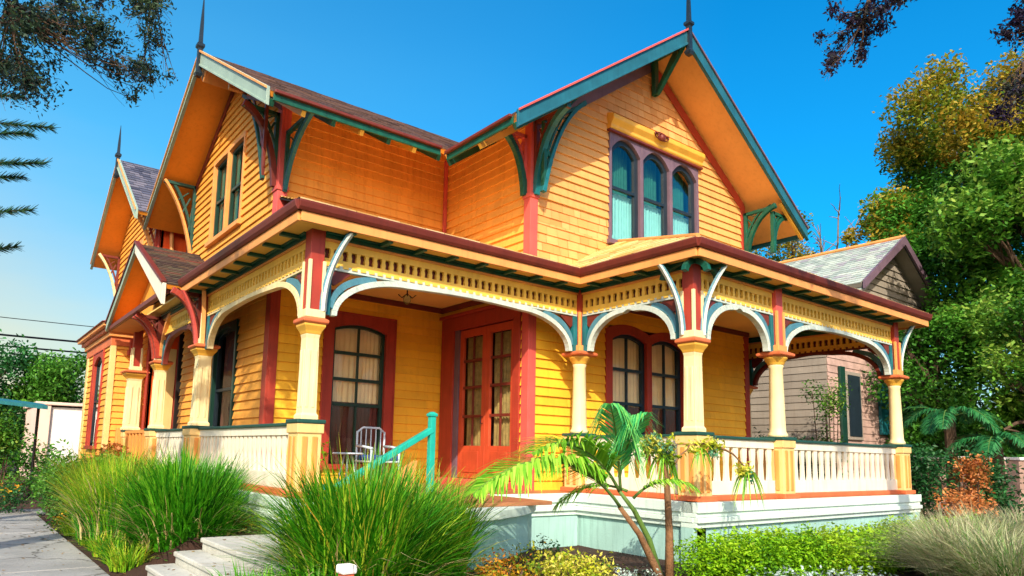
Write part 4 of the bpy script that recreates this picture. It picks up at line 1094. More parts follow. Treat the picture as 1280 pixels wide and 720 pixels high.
# ---- stair block, landing and porch steps between the first columns
mb = MB()
LP = [(.95, -2.1), (1.5, -1.95), (2.0, -1.72), (2.45, -1.42), (2.75, -1.15), (2.8, -.2), (.95, -.2)]
mb.hexa([(x, y, -.95) for x, y in LP], [(x, y, -.16) for x, y in LP]); mb.build('landing', 'plinth', house)
LP2 = [(.95, -2.16), (1.52, -2.0), (2.03, -1.77), (2.49, -1.46), (2.82, -1.16), (2.86, -.2), (.95, -.2)]
mb = MB(); mb.hexa([(x, y, -.157) for x, y in LP2], [(x, y, -.05) for x, y in LP2]); mb.build('landing_coping', 'plinth_cap', house, bevel=.01)
mb = MB(); mb.box(1.0, 2.7, -1.6, -.2, -.048, -.0); mb.build('landing_floor', 'porch_floor', house, bevel=.006)
mb = MB(); mb.box(2.1, 4.5, -.26, -.19, -.9, -.36); mb.build('plinth', 'plinth', house)
for k, (x0, x1, z) in enumerate([(-.12, .24, -.30), (.24, .6, -.20), (.6, .95, -.10)]):
    mb = MB(); mb.box(x0, x1, -1.75, -.3, -.9, z); mb.build('stair_step', 'concrete', house, bevel=.01)
hr = MB(); hr.beam((1.22, -1.0, 0), (1.22, -1.0, 1.02), .075, .075); hr.lathe((1.22, -1.0, 1.02), [(.05, 0), (.055, .03), (.02, .06)], square=True)
hb = hr.build('stair_handrail', 'handrail_teal', house, bevel=.006)
mb = MB(); mb.beam((1.22, -1.0, .86), (-.15, -1.0, .10), .07, .09, Y); mb.build('rail', 'handrail_teal', hb, bevel=.01)
mb = MB(); mb.beam((-.15, -1, -.4), (-.15, -1, .2), .07, .07); mb.build('post', 'handrail_teal', hb, bevel=.006)
mb = MB(); mb.prism([(.95, .10), (1.0, .48), (-.1, -.12), (-.1, -.42), (.0, -.42)], (0, -1.0, 0), X, Z, Y, -.04, .04); mb.build('stair_cheek', 'peach', hb)
# ------------------------------------------------------------------ third gable, side entrance gablet, bay
paint('wall_scarlet', '#F0560C', .6, .1, 2, .2, .25, '#B8350A')
G3X = .25
T3 = lambda y: 8.56-.715*abs(y-13)
g3 = [(10.3, -.1), (15.6, -.1), (15.6, T3(15.6)-.13), (13, 8.42), (10.3, T3(10.3)-.13)]
wall('wall', (G3X, 0, 0), Y, -X, g3, [(12.1, 13.6, 4.6, 6.2)], [(-.1, 9, 'siding_bright', None)], label='wall of the rearmost left gable')
mb = MB(); mb.prism([(G3X+.02, -.1), (2.2, -.1), (2.2, 6.4), (G3X+.02, 6.4)], (0, 10.3, 0), X, Z, -Y, -.1, 0); mb.build('wall', 'wall_scarlet', house)
mb = MB(); mb.box(XC+.05, 2.1, 8.66, 10.3, 6.2, 6.25); mb.build('soffit', 'soffit', house)
board('wall', 'wall_scarlet', (2.0, 2.08, 8.64, 10.3, -.1, 6.3))
window((G3X, 0, 0), Y, -X, 12.2, 13.5, 4.7, 6.1, .02, 'peach', .12, 'sash_green', 1, (.5,), ('curtain_green', 0, 1), head='rect')
roof_slope('roof', [(-.4, 9.7, 6.20), (6, 9.7, 6.20), (6, 13, 8.56), (-.4, 13, 8.56)], X, 'roof_slate', seg=(.2, .32, .01, .02), h=.2)
roof_slope('roof', [(-.4, 16.3, 6.20), (6, 16.3, 6.20), (6, 13, 8.56), (-.4, 13, 8.56)], X, 'roof_slate')
bargeboard((-.4, 9.7, 6.25), (-.4, 13, 8.61), -X, 'sage', .26); bargeboard((-.4, 16.3, 6.25), (-.4, 13, 8.61), -X, 'sage', .2)
finial(-.46, 13, 8.58, 1.0)
knee((G3X-.04, 15.5, 5.0), -X, Z, Y, .58, 1.4, .1, 'cream', .07, 'maroon', bulge=.9)
knee((G3X-.04, 10.4, 5.0), -X, Z, Y, .58, 1.4, .1, 'peach', .09, 'red_trim', bulge=.9)
mb = MB(); n = 10
mb.tube([(1.0-.5*math.sin(t), 10.18, 4.6+1.5*(1-math.cos(t))*.9) for t in [k*PI/2/n for k in range(n+1)]], .05, 6); mb.build('bracket', 'peach', house)
board('corner_board', 'red_trim', (G3X-.04, G3X+.0, 10.26, 10.45, -.1, 6.2)); board('corner_board', 'red_trim', (G3X+.62, G3X+.86, 10.2, 10.29, -.1, 3.2))
board('entrance_panel', 'pale_yellow', (G3X+.3, G3X+.6, 10.22, 10.29, 0, 3.0))

# entrance gablet on the left porch roof
gy, gh, gz0, gz1 = 8.0, 2.85, 3.52, 4.92; gx = -.62
roof_slope('gablet_roof', [(gx, gy-gh, gz0), (XC, gy-gh, gz0), (XC, gy, gz1), (gx, gy, gz1)], X, 'roof_moss', h=.14)
roof_slope('gablet_roof', [(gx, gy+gh, gz0), (XC, gy+gh, gz0), (XC, gy, gz1), (gx, gy, gz1)], X, 'roof_moss', h=.14)
def gbarge(a, b, m, wd, label=None):
    a, b = V(a), V(b); mb = MB(); mb.hexa([a, b, b-Z*wd*.6, a-Z*wd], [p-X*.07 for p in (a, b, b-Z*wd*.6, a-Z*wd)], 0)
    mb.hexa([a+Z*.03, b+Z*.03, b-Z*.03, a-Z*.03], [p-X*.10 for p in (a+Z*.03, b+Z*.03, b-Z*.03, a-Z*.03)], 1)
    o = mb.build('bargeboard', [m, 'maroon'], house, bevel=.006)
    if label: o['label'] = label
gbarge((gx, gy-gh, gz0+.04), (gx, gy, gz1+.04), 'white_rail', .42, 'white bargeboard of the entrance gablet'); gbarge((gx, gy+gh, gz0+.04), (gx, gy, gz1+.04), 'sage', .22)
mb = MB(); mb.prism([(gy-gh+.2, 3.44), (gy+gh-.2, 3.44), (gy+.1, gz1-.15), (gy-.1, gz1-.15)], (-.1, 0, 0), Y, Z, -X, 0, .08); mb.build('tympanum', 'siding_bright', house)
mb = MB(); mb.beam((gx+.03, gy+gh-.1, gz0-.1), (gx+.03, gy-gh+.1, gz0-.1), .1, .1); mb.build('tie_beam', 'maroon', house, bevel=.01)
mb = MB(); mb.box(gx+.05, -.02, gy+.6, gy+gh-.05, 3.36, 3.44); mb.build('soffit', 'orange_panel', house)
for y, sg in ((P1+.1, 1), (P2-.1, -1), (P2+.15, 1)):
    knee((-.02, y, 2.5), Y*sg, Z, -X, .75, .9, .14, 'peach', .1, 'maroon', bulge=.8)
    knee((-.1, y, 2.45), -X, Z, Y, .5, .9, .12, 'red_trim', .1, 'maroon', bulge=.5)
# far entrance post
cR = column(0, 10.55, 'square', w=.16, zc=2.3, ped=(.3, .3), up='red')

# bay window at the far left
bx, by0, by1 = -.42, 11.3, 15.1
wall('bay_wall', (bx, 0, 0), Y, -X, [(by0, -.1), (by1, -.1), (by1, 3.35), (by0, 3.35)], [(12.25, 13.75, .5, 3.0)], [(-.1, 3.4, 'siding_bright', None)], label='outer wall of the single storey bay')
wall('bay_wall', (0, by0, 0), X, -Y, [(bx, -.1), (.3, -.1), (.3, 3.35), (bx, 3.35)], [], [(-.1, 3.4, 'siding_bright', None)])
window((bx, 0, 0), Y, -X, 12.35, 13.65, .55, 2.95, .2, 'red_trim', .14, 'sash_dark', 1, (.5,), ('curtain_pale', .3, 1.), [('curtain_brown', 0, .3, 0, 1)])
board('bay_cornice', 'peach', (bx-.12, .4, by0-.12, by1+.12, 3.3, 3.42), (bx-.3, .4, by0-.3, by1+.3, 3.52, 3.62), bevel=.015); board('bay_cornice', 'orange_base', (bx-.2, .4, by0-.2, by1+.2, 3.422, 3.518), (bx-.06, .4, by0-.06, by1+.06, 3.08, 3.298), bevel=.01)
mb = MB(); a = [(bx-.36, by0-.38, 3.62), (.45, by0-.38, 3.62), (.45, by1+.36, 3.62), (bx-.36, by1+.36, 3.62)]; b = [(.2, by0+.25, 3.98), (.45, by0+.25, 3.98), (.45, by1-.2, 3.98), (.2, by1-.2, 3.98)]
mb.hexa(a, b); mb.build('bay_roof', 'red_trim', house, bevel=.01)
board('corner_board', 'pale_yellow', (bx-.05, bx+.08, by0-.05, by0+.1, -.1, 3.3)); board('corner_board', 'pale_yellow', (bx-.05, bx+.08, by1-.3, by1, -.1, 3.3))
board('pilaster', 'orange_base', (-.02, .34, by0-.16, by0-.03, -.1, 2.85), label='orange pilaster carrying the house number')
board('pilaster_capital', 'red_trim', (-.1, .42, by0-.24, by0-.03, 2.85, 2.98), (-.06, .38, by0-.2, by0-.03, 2.98, 3.28), bevel=.012)
fc = bpy.data.curves.new('house_number', 'FONT'); fc.body = '6'; fc.size = .3; fc.extrude = .008
fo = bpy.data.objects.new('tmp', fc); col.objects.link(fo); dg = bpy.context.evaluated_depsgraph_get(); me = bpy.data.meshes.new_from_object(fo.evaluated_get(dg)); bpy.data.objects.remove(fo)
me.materials.append(MATS['cream']); no = link('house_number', me, house, (.04, by0-.175, 1.78)); no.rotation_euler = (PI/2, 0, 0)
board('number_plate', 'cream', (.06, .26, by0-.175, by0-.162, 1.62, 1.68))

# ------------------------------------------------------------------ chair by the window
ch = thing('porch_chair', 'white metal armchair with a dark blue cushion on the porch below the tall window', 'chair', (2.0, 1.75, 0))
cx_, cy_ = 2.0, 1.75
def legm(x, y, h, m='white_metal'):
    mb = MB(); mb.tube([(x, y, 0), (x, y, h)], .018, 8); return mb.build('leg', m, ch, smooth=True)
for x, y, h in ((-.25, -.25, .62), (.25, -.25, .62), (-.25, .25, .9), (.25, .25, .9)): legm(cx_+x, cy_+y, h)
mb = MB(); mb.box(cx_-.27, cx_+.27, cy_-.27, cy_+.27, .40, .43); mb.build('seat', 'white_metal', ch, bevel=.01)
mb = MB(); mb.box(cx_-.25, cx_+.25, cy_-.25, cy_+.2, .43, .52); mb.build('cushion', 'blue_fabric', ch, bevel=.03)
mb = MB(); mb.tube([(cx_-.25, cy_+.25, .88), (cx_-.15, cy_+.25, .96), (cx_+.15, cy_+.25, .96), (cx_+.25, cy_+.25, .88)], .018, 8)
for k in range(5): mb.tube([(cx_-.18+.09*k, cy_+.25, .44), (cx_-.18+.09*k, cy_+.25, .94)], .01, 6)
mb.build('backrest', 'white_metal', ch, smooth=True)
for s in (-1, 1):
    mb = MB(); mb.tube([(cx_+s*.25, cy_-.27, .62), (cx_+s*.26, cy_, .65), (cx_+s*.25, cy_+.25, .66)], .022, 8); mb.build('armrest', 'white_metal', ch, smooth=True)
tb = thing('side_table', 'small white round table beside the porch armchair', 'table', (1.35, 1.5, 0))
mb = MB(); mb.lathe((1.35, 1.5, .52), [(.22, 0), (.24, .012), (.22, .03)], 20); mb.build('table_top', 'white_metal', tb)
for k in range(3):
    a = k*2.094; mb = MB(); mb.tube([(1.35+.06*math.cos(a), 1.5+.06*math.sin(a), .52), (1.35+.19*math.cos(a), 1.5+.19*math.sin(a), 0)], .014, 6); mb.build('leg', 'white_metal', tb, smooth=True)
pp = thing('potted_plant', 'potted plant with yellowish leaves beside the corner column window', 'potted plant', (.95, 1.9, 0))
mb = MB(); mb.lathe((.95, 1.9, 0), [(.11, 0), (.16, .26), (.18, .27), (.18, .31)], 16); mb.build('pot', 'terracotta', pp)
v, vals = clump_leaves([((.95, 1.9, .55), .26)], 2600, .09, .5); np_mesh('foliage', v, 4, vals, 'leaf_yellowbush', pp, (.95, 1.9, .5))

# ------------------------------------------------------------------ neighbour's house and garden walls
nb = thing('neighbour_house', 'dusty pink clapboard house with pale grey gabled roof behind the porch', 'house', (18.5, 5, -.8))
def nwall(nm, m, O, U, N, poly, holes=(), h=.2, proud=.02):
    mb = MB(); courses(mb, O, U, Z, N, poly, holes, h=h, proud=proud, m=0); O2 = V(O)
    mb.prism(poly, O2, U, Z, N, -.12, -.01, 0) if not holes else None
    return mb.build(nm, m, nb)
nwall('wall', 'neighbor_siding', (15.2, 0, 0), Y, -X, [(1, -.8), (12, -.8), (12, 5.0), (1, 5.0)])
nwall('wall', 'brick_pink', (0, 1, 0), X, -Y, [(15.2, -.8), (22.6, -.8), (22.6, 4.4), (15.2, 4.4)])
nwall('wall', 'neighbor_siding', (0, 1.02, 0), X, -Y, [(16.6, 4.4), (22.1, 4.4), (22.1, 5.5), (19.4, 7.3), (16.7, 5.5)], h=.22, proud=.035)
roof_slope('roof', [(16.54, .6, 5.62), (16.54, 12, 5.62), (19.4, 12, 7.5), (19.4, .6, 7.5)], Y, 'roof_grey', nb, thick=.14, soff='neighbor_siding', h=.18)
roof_slope('roof', [(22.26, .6, 5.62), (22.26, 12, 5.62), (19.4, 12, 7.5), (19.4, .6, 7.5)], Y, 'roof_grey', nb, thick=.14, soff='neighbor_siding', h=.18)
roof_slope('roof', [(14.7, .6, 4.3), (14.7, 12, 4.3), (17, 12, 5.7), (17, .6, 5.7)], Y, 'roof_grey', nb, thick=.1, soff='neighbor_siding', h=.18)
for a, b in (((16.54, .55, 5.68), (19.4, .55, 7.56)), ((22.26, .55, 5.68), (19.4, .55, 7.56))):
    a, b = V(a), V(b); mb = MB(); mb.hexa([a, b, b-Z*.28, a-Z*.24], [p-Y*.06 for p in (a, b, b-Z*.28, a-Z*.24)]); mb.build('bargeboard', 'mauve', nb)
mb = MB(); mb.tube([(19.4, .5, 7.53), (19.4, 12, 7.53)], .07, 6); mb.build('ridge_cap', 'peach', nb)
mb = MB()
for x0 in (15.75,): mb.box(x0, x0+.28, .9, .97, 1.1, 3.2)
mb.build('shutter', 'sash_green', nb, bevel=.01)
mb = MB(); mb.box(18.1, 18.8, .88, .97, 1.4, 2.9); mb.build('shutter', 'teal', nb, bevel=.01)
mb = MB(); mb.box(16.1, 17.0, .93, .98, 1.2, 3.1); mb.build('window_frame', 'neighbor_siding', nb, bevel=.01)
mb = MB(); mb.box(16.2, 16.9, .91, .925, 1.3, 3.0); mb.build('pane', 'sash_dark', nb)
# garden wall with an orange gate, far right
gw = thing('garden_wall', 'rosy masonry garden wall far right behind the grasses', 'wall', (17.3, -1.4, -.8))
mb = MB(); mb.prism([(0, -.82), (1.35, -.82), (1.35, .72), (0, .72)], (16.9, -.3, 0), V((.25, -.97, 0)), Z, V((-.97, -.25, 0)), 0, .2)
mb.prism([(1.95, -.82), (4.5, -.82), (4.5, .72), (1.95, .72)], (16.9, -.3, 0), V((.25, -.97, 0)), Z, V((-.97, -.25, 0)), 0, .2); mb.build('wall', 'brick_pink', gw, bevel=.02)
mb = MB(); mb.prism([(-.05, .72), (4.55, .72), (4.55, .80), (-.05, .80)], (16.9, -.3, 0), V((.25, -.97, 0)), Z, V((-.97, -.25, 0)), -.04, .24); mb.build('coping', 'render_white', gw, bevel=.02)
gt = thing('garden_gate', 'rust orange boarded gate in the rosy garden wall', 'gate', (17.35, -1.9, -.8))
mb = MB()
for k in range(4): mb.prism([(1.37+k*.145, -.78), (1.37+k*.145+.135, -.78), (1.37+k*.145+.135, .8-.05*abs(k-1.5)), (1.37+k*.145, .8-.05*abs(k-1.5))], (16.9, -.3, 0), V((.25, -.97, 0)), Z, V((-.97, -.25, 0)), .16, .21)
mb.build('board_panel', 'orange_base', gt, bevel=.006)
mb = MB()
for z in (-.5, .4): mb.prism([(1.37, z), (1.94, z), (1.94, z+.1), (1.37, z+.1)], (16.9, -.3, 0), V((.25, -.97, 0)), Z, V((-.97, -.25, 0)), .212, .24)
mb.build('rail', 'red_trim', gt, bevel=.005)
# pale garage behind on the left
ga = thing('garden_building', 'low flat building with pale rendered side behind the left shrubs', 'building', (.9, 20.5, -.8))
mb = MB(); mb.box(-1.0, 7, 17.9, 23, -.85, 1.75); mb.build('wall', 'render_white', ga, bevel=.02)
mb = MB(); mb.box(-1.35, -.98, 17.8, 23, -.85, 1.8); mb.build('pier', 'pink_wall', ga, bevel=.02)
mb = MB(); mb.box(-1.42, 7.1, 17.75, 23.1, 1.8, 1.9); mb.build('parapet', 'pink_wall', ga, bevel=.02)
aw = thing('awning', 'long teal awning edge over the hedge at the left edge of the photo', 'awning', (-3, 12, -.8))
mb = MB(); mb.hexa([(-7.0, 11.9, 1.85), (-1.65, 11.7, 1.40), (-1.65, 12.9, 1.52), (-7.0, 13.1, 1.97)], [(-7.0, 11.9, 1.93), (-1.65, 11.7, 1.48), (-1.65, 12.9, 1.60), (-7.0, 13.1, 2.05)]); mb.build('canopy', 'teal', aw)
for x, y in ((-1.75, 12.8), (-6.8, 12.9)):
    mb = MB(); mb.tube([(x, y, -.8), (x, y, 1.5)], .035, 8); mb.build('post', 'metal_dark', aw)
# overhead wires between two utility poles
for k, (x, lb) in enumerate(((-34, 'utility pole beyond the left edge carrying the wires'), (26, 'utility pole hidden behind the house carrying the wires'))):
    t = thing('utility_pole', lb, 'utility pole', (x, 32, -.8)); mb = MB(); mb.tube([(x, 32, -.8), (x, 32, 7.2)], [.16, .11], 10); mb.build('pole', 'bark', t); mb = MB(); mb.box(x-.06, x+.06, 31, 33, 6.1, 6.25); mb.build('crossarm', 'bark', t)
for k, (z, y, r) in enumerate(((6.9, 32.0, .02), (5.95, 31.2, .05), (5.5, 31.8, .045), (5.2, 32.2, .045))):
    mb = MB(); mb.tube([(-34+60*i/24, y, z-(.9*(1-((i-12)/12)**2))+.55) for i in range(25)], r, 5)
    tag(mb.build('overhead_wire', 'metal_dark', None), ['thin topmost overhead wire crossing the sky at left', 'uppermost of the three thick overhead cables at left', 'middle one of the three thick overhead cables at left', 'lowest of the three thick overhead cables at left'][k], 'wire', 'overhead wires left of the house')
# lantern post end near the front grass
lt = thing('garden_lantern', 'small terracotta and white garden post lamp at the bottom edge in front of the grass', 'garden lamp', (-1.12, -3.5, -.82))
mb = MB(); mb.box(-1.20, -1.04, -3.58, -3.42, -.85, -.36); mb.build('post', 'terracotta', lt, bevel=.01)
mb = MB(); mb.box(-1.165, -1.075, -3.545, -3.455, -.36, -.31); mb.build('lamp_body', 'terracotta', lt, bevel=.008)
mb = MB(); mb.box(-1.18, -1.06, -3.56, -3.44, -.31, -.245); mb.build('cap', 'render_white', lt, bevel=.015)
# ------------------------------------------------------------------ planting
GR = 'ornamental grass clumps by the path and steps'
def grass(label, base, n, spread, height, arc, mat, width=.016, wind=(0, 0), vlo=0, vhi=1, extra=None):
    t = thing('ornamental_grass', label, 'grass clump', base, GR)
    blades(int(n*.62), base, spread, height, width*1.75, arc, mat, t, 'blades', vlo, vhi, wind=wind)
    if extra: 
        for (n2, h2, a2, m2, w2, lo, hi) in extra: blades(n2, base, spread*1.15, h2, w2*1.6, a2, m2, t, 'blades', lo, hi, wind=wind)
    return t
grass('dense dark green grass clump left of the concrete steps', (-1.12, .85, -.62), 3400, .48, 1.16, .62, 'blade_green', .017, extra=[(700, .6, .75, 'blade_green', .02, .1, .7), (200, .8, .9, 'blade_straw', .012, 0, 1)])
grass('dark green grass clump behind the first, against the porch railing', (-.72, 2.1, -.50), 2200, .45, 1.0, .5, 'blade_green', .016)
grass('lime and orange tinged grass clump beside the path', (-1.42, 2.55, -.66), 3400, .55, 1.15, .6, 'blade_lime', .013, extra=[(900, .9, .5, 'blade_green', .014, .2, .9), (260, 1.0, .7, 'blade_straw', .012, 0, 1)])
grass('lime grass clump farther along the path', (-1.42, 3.9, -.62), 2600, .5, 1.2, .55, 'blade_lime', .013)
grass('large arching green grass clump in front of the porch steps', (-.52, -2.62, -.72), 4600, .48, 1.30, .80, 'blade_green', .014, extra=[(700, 1.3, .65, 'blade_lime', .012, .1, 1), (500, .7, .9, 'blade_green', .02, 0, .6), (260, .9, 1.0, 'blade_straw', .012, 0, 1)])
grass('grass clump right of the large one, tinged orange, before the landing', (.25, -2.3, -.70), 2000, .40, 1.12, .5, 'blade_lime', .012, extra=[(900, 1.05, .6, 'blade_green', .014, .2, 1)])
grass('low bright green tuft at the bottom edge before the steps', (-1.55, -2.9, -.82), 1300, .34, .5, .35, 'blade_green', .014, vlo=.5, vhi=1)
grass('second low bright tuft at the bottom edge before the steps', (-1.1, -3.0, -.82), 1200, .34, .55, .38, 'blade_green', .014, vlo=.45, vhi=1)
# wispy tan grasses at right
for k, (x, y, lb) in enumerate([(6.2, -5.0, 'feathery tan grass clump nearest the right edge'), (7.0, -4.6, 'feathery tan grass clump right of the clipped hedge'), (8.4, -4.5, 'feathery tan grass clump behind the hedge end'), (5.75, -5.6, 'feathery tan grass clump cut by the bottom right corner'), (9.8, -4.6, 'farthest feathery tan grass clump below the garden gate')]):
    t = thing('feather_grass', lb, 'grass clump', (x, y, -.82), 'feathery tan grasses at right')
    blades(1700, (x, y, -.82), .4, .86, .014, .85, 'blade_tan', t, 'blades', wind=(-.12, .1)); blades(700, (x, y, -.82), .4, .7, .012, .5, 'blade_green', t, 'blades', .2, .8)

def bush(nm, label, clumps, per, size, mat, cat='bush', group=None, up=.3, asp=.55, shell=.45, stem=True, base=None, flat=1., extra=None):
    c0 = clumps[0][0]; b = base or (c0[0], c0[1], ground_z(c0[0], c0[1]))
    t = thing(nm, label, cat, b, group)
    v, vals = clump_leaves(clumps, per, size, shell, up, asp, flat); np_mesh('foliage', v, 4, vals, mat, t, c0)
    if stem:
        mb = MB()
        for (c, r) in clumps[:14]: mb.tube([(b[0]+(c[0]-b[0])*.5, b[1]+(c[1]-b[1])*.5, b[2]-.03), (c[0], c[1], c[2])], [.02, .008], 5)
        mb.build('stem', 'bark', t)
    if extra:
        for (cl, p_, s_, m_, n_) in extra:
            v, vals = clump_leaves(cl, p_, s_, .3, .5, .9); np_mesh(n_, v, 4, vals, m_, t, c0)['kind'] = 'stuff'
    return t
U = random.uniform
# clipped lime hedge
cl = [((3.75+i*.27, -3.10-.045*i+U(-.06, .06), -.70+U(-.04, .05)+.004*i), .38) for i in range(24)]+[((3.8+i*.27, -3.45-.045*i, -.66), .34) for i in range(22)]
bush('clipped_hedge', 'clipped bright lime hedge along the foot of the right porch', cl, 15000, .048, 'leaf_hedge', 'hedge', shell=.25, up=.6)
cl = [((3.5+i*.22, -3.9-.1*i+U(-.05, .05), -.84+U(0, .08)), .22) for i in range(8)]
bush('silver_shrub', 'low silvery leaved shrub in front of the lime hedge', cl, 5200, .04, 'leaf_silver', 'shrub')
bush('small_bush', 'low yellow green bush below the palm beside the landing wall', [((1.95+U(-.3, .3), -2.75+U(-.2, .2), -.66+U(-.05, .1)), .2) for k in range(9)], 5200, .045, 'leaf_yellowbush')
bush('small_bush', 'loose yellow flowering bush between the big grass and the landing wall', [((1.05+U(-.35, .35), -2.62+U(-.2, .2), -.62+U(-.1, .16)), .19) for k in range(9)], 5200, .04, 'leaf_flower')
bush('small_bush', 'pale silvery bush below the palm trunks', [((2.6+U(-.3, .3), -2.95+U(-.15, .15), -.80+U(-.02, .06)), .16) for k in range(6)], 4800, .035, 'leaf_silver')
bush('flower_bed', 'strip of low orange and yellow flowers at the foot of the left porch', [((-.28+U(-.18, .35), .2+k*.12, -.42+U(0, .05)), .15) for k in range(9)], 6000, .04, 'leaf_flower', 'flowers')
bush('trailing_plant', 'small plant with red flowers against the landing wall', [((2.62, -1.5, -.52), .10), ((2.78, -1.55, -.56), .09)], 5000, .04, 'leaf_dark', 'flowers', stem=False, extra=[([((2.66, -1.56, -.5), .09)], 900, .04, 'leaf_flower', 'flower')])
for k in range(7):
    y = .5+k*.62; grass(['short green tuft at the path edge nearest the steps', 'short green tuft at the path edge, second from the steps', 'short tuft at the path edge, third from the steps', 'middle one of the short tufts along the path edge', 'short tuft at the path edge, third from the round shrub', 'short tuft at the path edge, second from the round shrub', 'short tuft at the path edge next to the round shrub'][k], (-1.78+U(-.04, .06), y, -.80), 420, .17, .36, .3, 'blade_green' if k % 2 else 'blade_lime', .01)
# left shrubs along the path
bush('round_shrub', 'rounded dark green shrub beside the path with pale yellow flowers at its foot', [((-1.72+U(-.22, .22), 4.9+U(-.4, .4), -.52+U(-.08, .2)), .3) for k in range(9)], 3000, .05, 'leaf_mid', extra=[([((-1.98, 4.6, -.66), .17), ((-1.98, 5.1, -.7), .14)], 1500, .05, 'leaf_flower', 'flower')])
bush('spreading_shrub', 'broad mid green shrub behind the rounded one', [((-1.5+U(-.5, .5), 6.9+U(-.7, .7), -.25+U(-.15, .2)), .4) for k in range(16)], 2800, .06, 'leaf_mid')
bush('spreading_shrub', 'low spreading shrub in front of the pale garden building', [((-1.0+U(-.6, .6), 8.9+U(-.6, .6), -.15+U(-.2, .2)), .45) for k in range(16)], 2300, .07, 'leaf_green')
bush('flowering_shrub', 'dark shrub covered in yellow flowers at the left edge', [((-2.75+U(-.5, .4), 8.6+U(-.3, .4), -.5+U(-.1, .15)), .32) for k in range(8)], 2200, .055, 'leaf_dark', extra=[([((-2.9, 8.3, -.28), .35), ((-2.45, 8.4, -.3), .22)], 700, .07, 'leaf_flower', 'flower')])
bush('leafy_shrub', 'upright bronze green shrub beside the entrance railing', [((-.55+U(-.22, .22), 9.6+U(-.3, .3), .1+U(-.7, .55)), .3) for k in range(10)], 2300, .10, 'leaf_rust', asp=.7)
bush('leafy_shrub', 'broad leaved shrub left of the entrance railing', [((-.8+U(-.2, .3), 8.3+U(-.3, .3), -.15+U(-.5, .2)), .3) for k in range(7)], 2200, .09, 'leaf_mid', asp=.7)
# right side shrubs
bush('dark_shrub', 'dark green shrub right of the end of the porch railing', [((12.3+U(-.3, .3), -2.3+U(-.3, .3), .35+U(-.5, .4)), .4) for k in range(10)], 2300, .075, 'leaf_dark')
bush('rust_shrub', 'rust orange leaved shrub beside the porch end', [((12.0+U(-.45, .45), -3.0+U(-.3, .2), -.35+U(-.35, .25)), .33) for k in range(10)], 2400, .07, 'leaf_rust')
bush('rust_shrub', 'taller coppery shrub between two green shrubs', [((12.9+U(-.25, .25), -2.95+U(-.2, .2), .2+U(-.6, .5)), .27) for k in range(9)], 2500, .07, 'leaf_rust')
bush('dark_shrub', 'broad dark green shrub in front of the garden wall', [((13.8+U(-.4, .4), -2.9+U(-.3, .3), .0+U(-.7, .9)), .45) for k in range(13)], 1900, .08, 'leaf_dark')
bush('hedge', 'dark hedge between the porch and the house next door', [((11.9+i*.3, 1.0+.05*i+U(-.1, .1), .75+U(-.15, .15)), .5) for i in range(14)]+[((11.9+i*.35, 1.0, -.1), .55) for i in range(12)], 1300, .07, 'leaf_dark', 'hedge')
bush('climbing_shrub', 'light green shrub against the pink wall seen under the porch arch', [((14.3+U(-.35, .35), .5+U(-.3, .3), 1.3+U(-.7, 1.2)), .35) for k in range(12)], 1500, .07, 'leaf_green')

# young palm in front of the landing
pl = thing('young_palm', 'young palm with arching feathery fronds in front of the landing wall', 'palm', (3.18, -2.95, -.85))
mb = MB(); mb.tube([(3.18, -2.95, -.88), (3.02, -2.95, -.62), (2.78, -2.95, -.28), (2.45, -2.95, .03)], [.055, .045, .036, .026], 10); mb.build('stem', 'stem_orange', pl, smooth=True)
mb = MB(); mb.tube([(3.20, -2.93, -.86), (2.98, -2.92, -.35), (2.74, -2.91, -.02), (2.50, -2.9, .2)], [.04, .034, .028, .02], 10); mb.build('stem', 'stem_green', pl, smooth=True)
frond('frond', pl, (2.47, -2.95, .02), (-.80, -.05, .72), 2.35, 1.5, .58, 120, 'palm_green', 'stem_green', wid=.034)
frond('frond', pl, (2.50, -2.9, .2), (-.72, .0, .95), 1.5, 1.6, .6, 90, 'palm_green', 'stem_green', wid=.03, tipdrop=.2)
frond('frond', pl, (2.52, -2.9, .2), (-.30, -.2, 1.0), 1.25, 1.4, .46, 70, 'palm_teal', 'stem_green', wid=.018, tipdrop=1.0)
frond('frond', pl, (2.48, -2.92, .36), (-.15, -.35, .8), 1.0, 1.2, .36, 50, 'palm_teal', 'stem_green', wid=.022, tipdrop=.8)
frond('frond', pl, (2.70, -2.93, .12), (.25, -.5, .6), .8, 1.6, .26, 44, 'palm_green', 'stem_green', wid=.022)
frond('frond', pl, (2.60, -2.93, .2), (-.5, .4, .25), .9, 1.4, .3, 44, 'palm_green', 'stem_green', wid=.022)
# slender sapling beside it
sp = thing('slender_sapling', 'slender reddish stemmed sapling with drooping leaf sprays right of the young palm', 'sapling', (3.30, -2.95, -.85))
mb = MB(); mb.tube([(3.30, -2.95, -.88), (3.31, -2.95, -.3), (3.28, -2.95, .2), (3.22, -2.95, .62), (3.12, -2.95, .8)], [.055, .045, .036, .025, .01], 10); mb.build('trunk', 'stem_orange', sp, smooth=True)
for (q, tip, m) in [((3.28, -2.95, .3), (3.72, -2.95, .74), 'leaf_yellowbush'), ((3.25, -2.95, .5), (3.0, -3.0, .82), 'leaf_aqua'), ((3.7, -2.95, .73), (4.35, -3.0, .72), 'leaf_green'), ((4.3, -3.0, .72), (4.85, -3.05, .42), 'leaf_aqua')]:
    mb = MB(); limb(mb, q, tip, .016, .006, .08); mb.build('branch', 'stem_orange', sp, smooth=True)
cl = [((3.1+U(-.25, .25), -2.97+U(-.1, .1), .72+U(-.14, .1)), .13) for k in range(7)]+[((3.75+k*.1, -2.97+U(-.08, .08), .72+U(-.06, .06)), .11) for k in range(7)]+[((4.75+U(-.1, .1), -3.03, .42+U(-.05, .05)), .11) for k in range(3)]
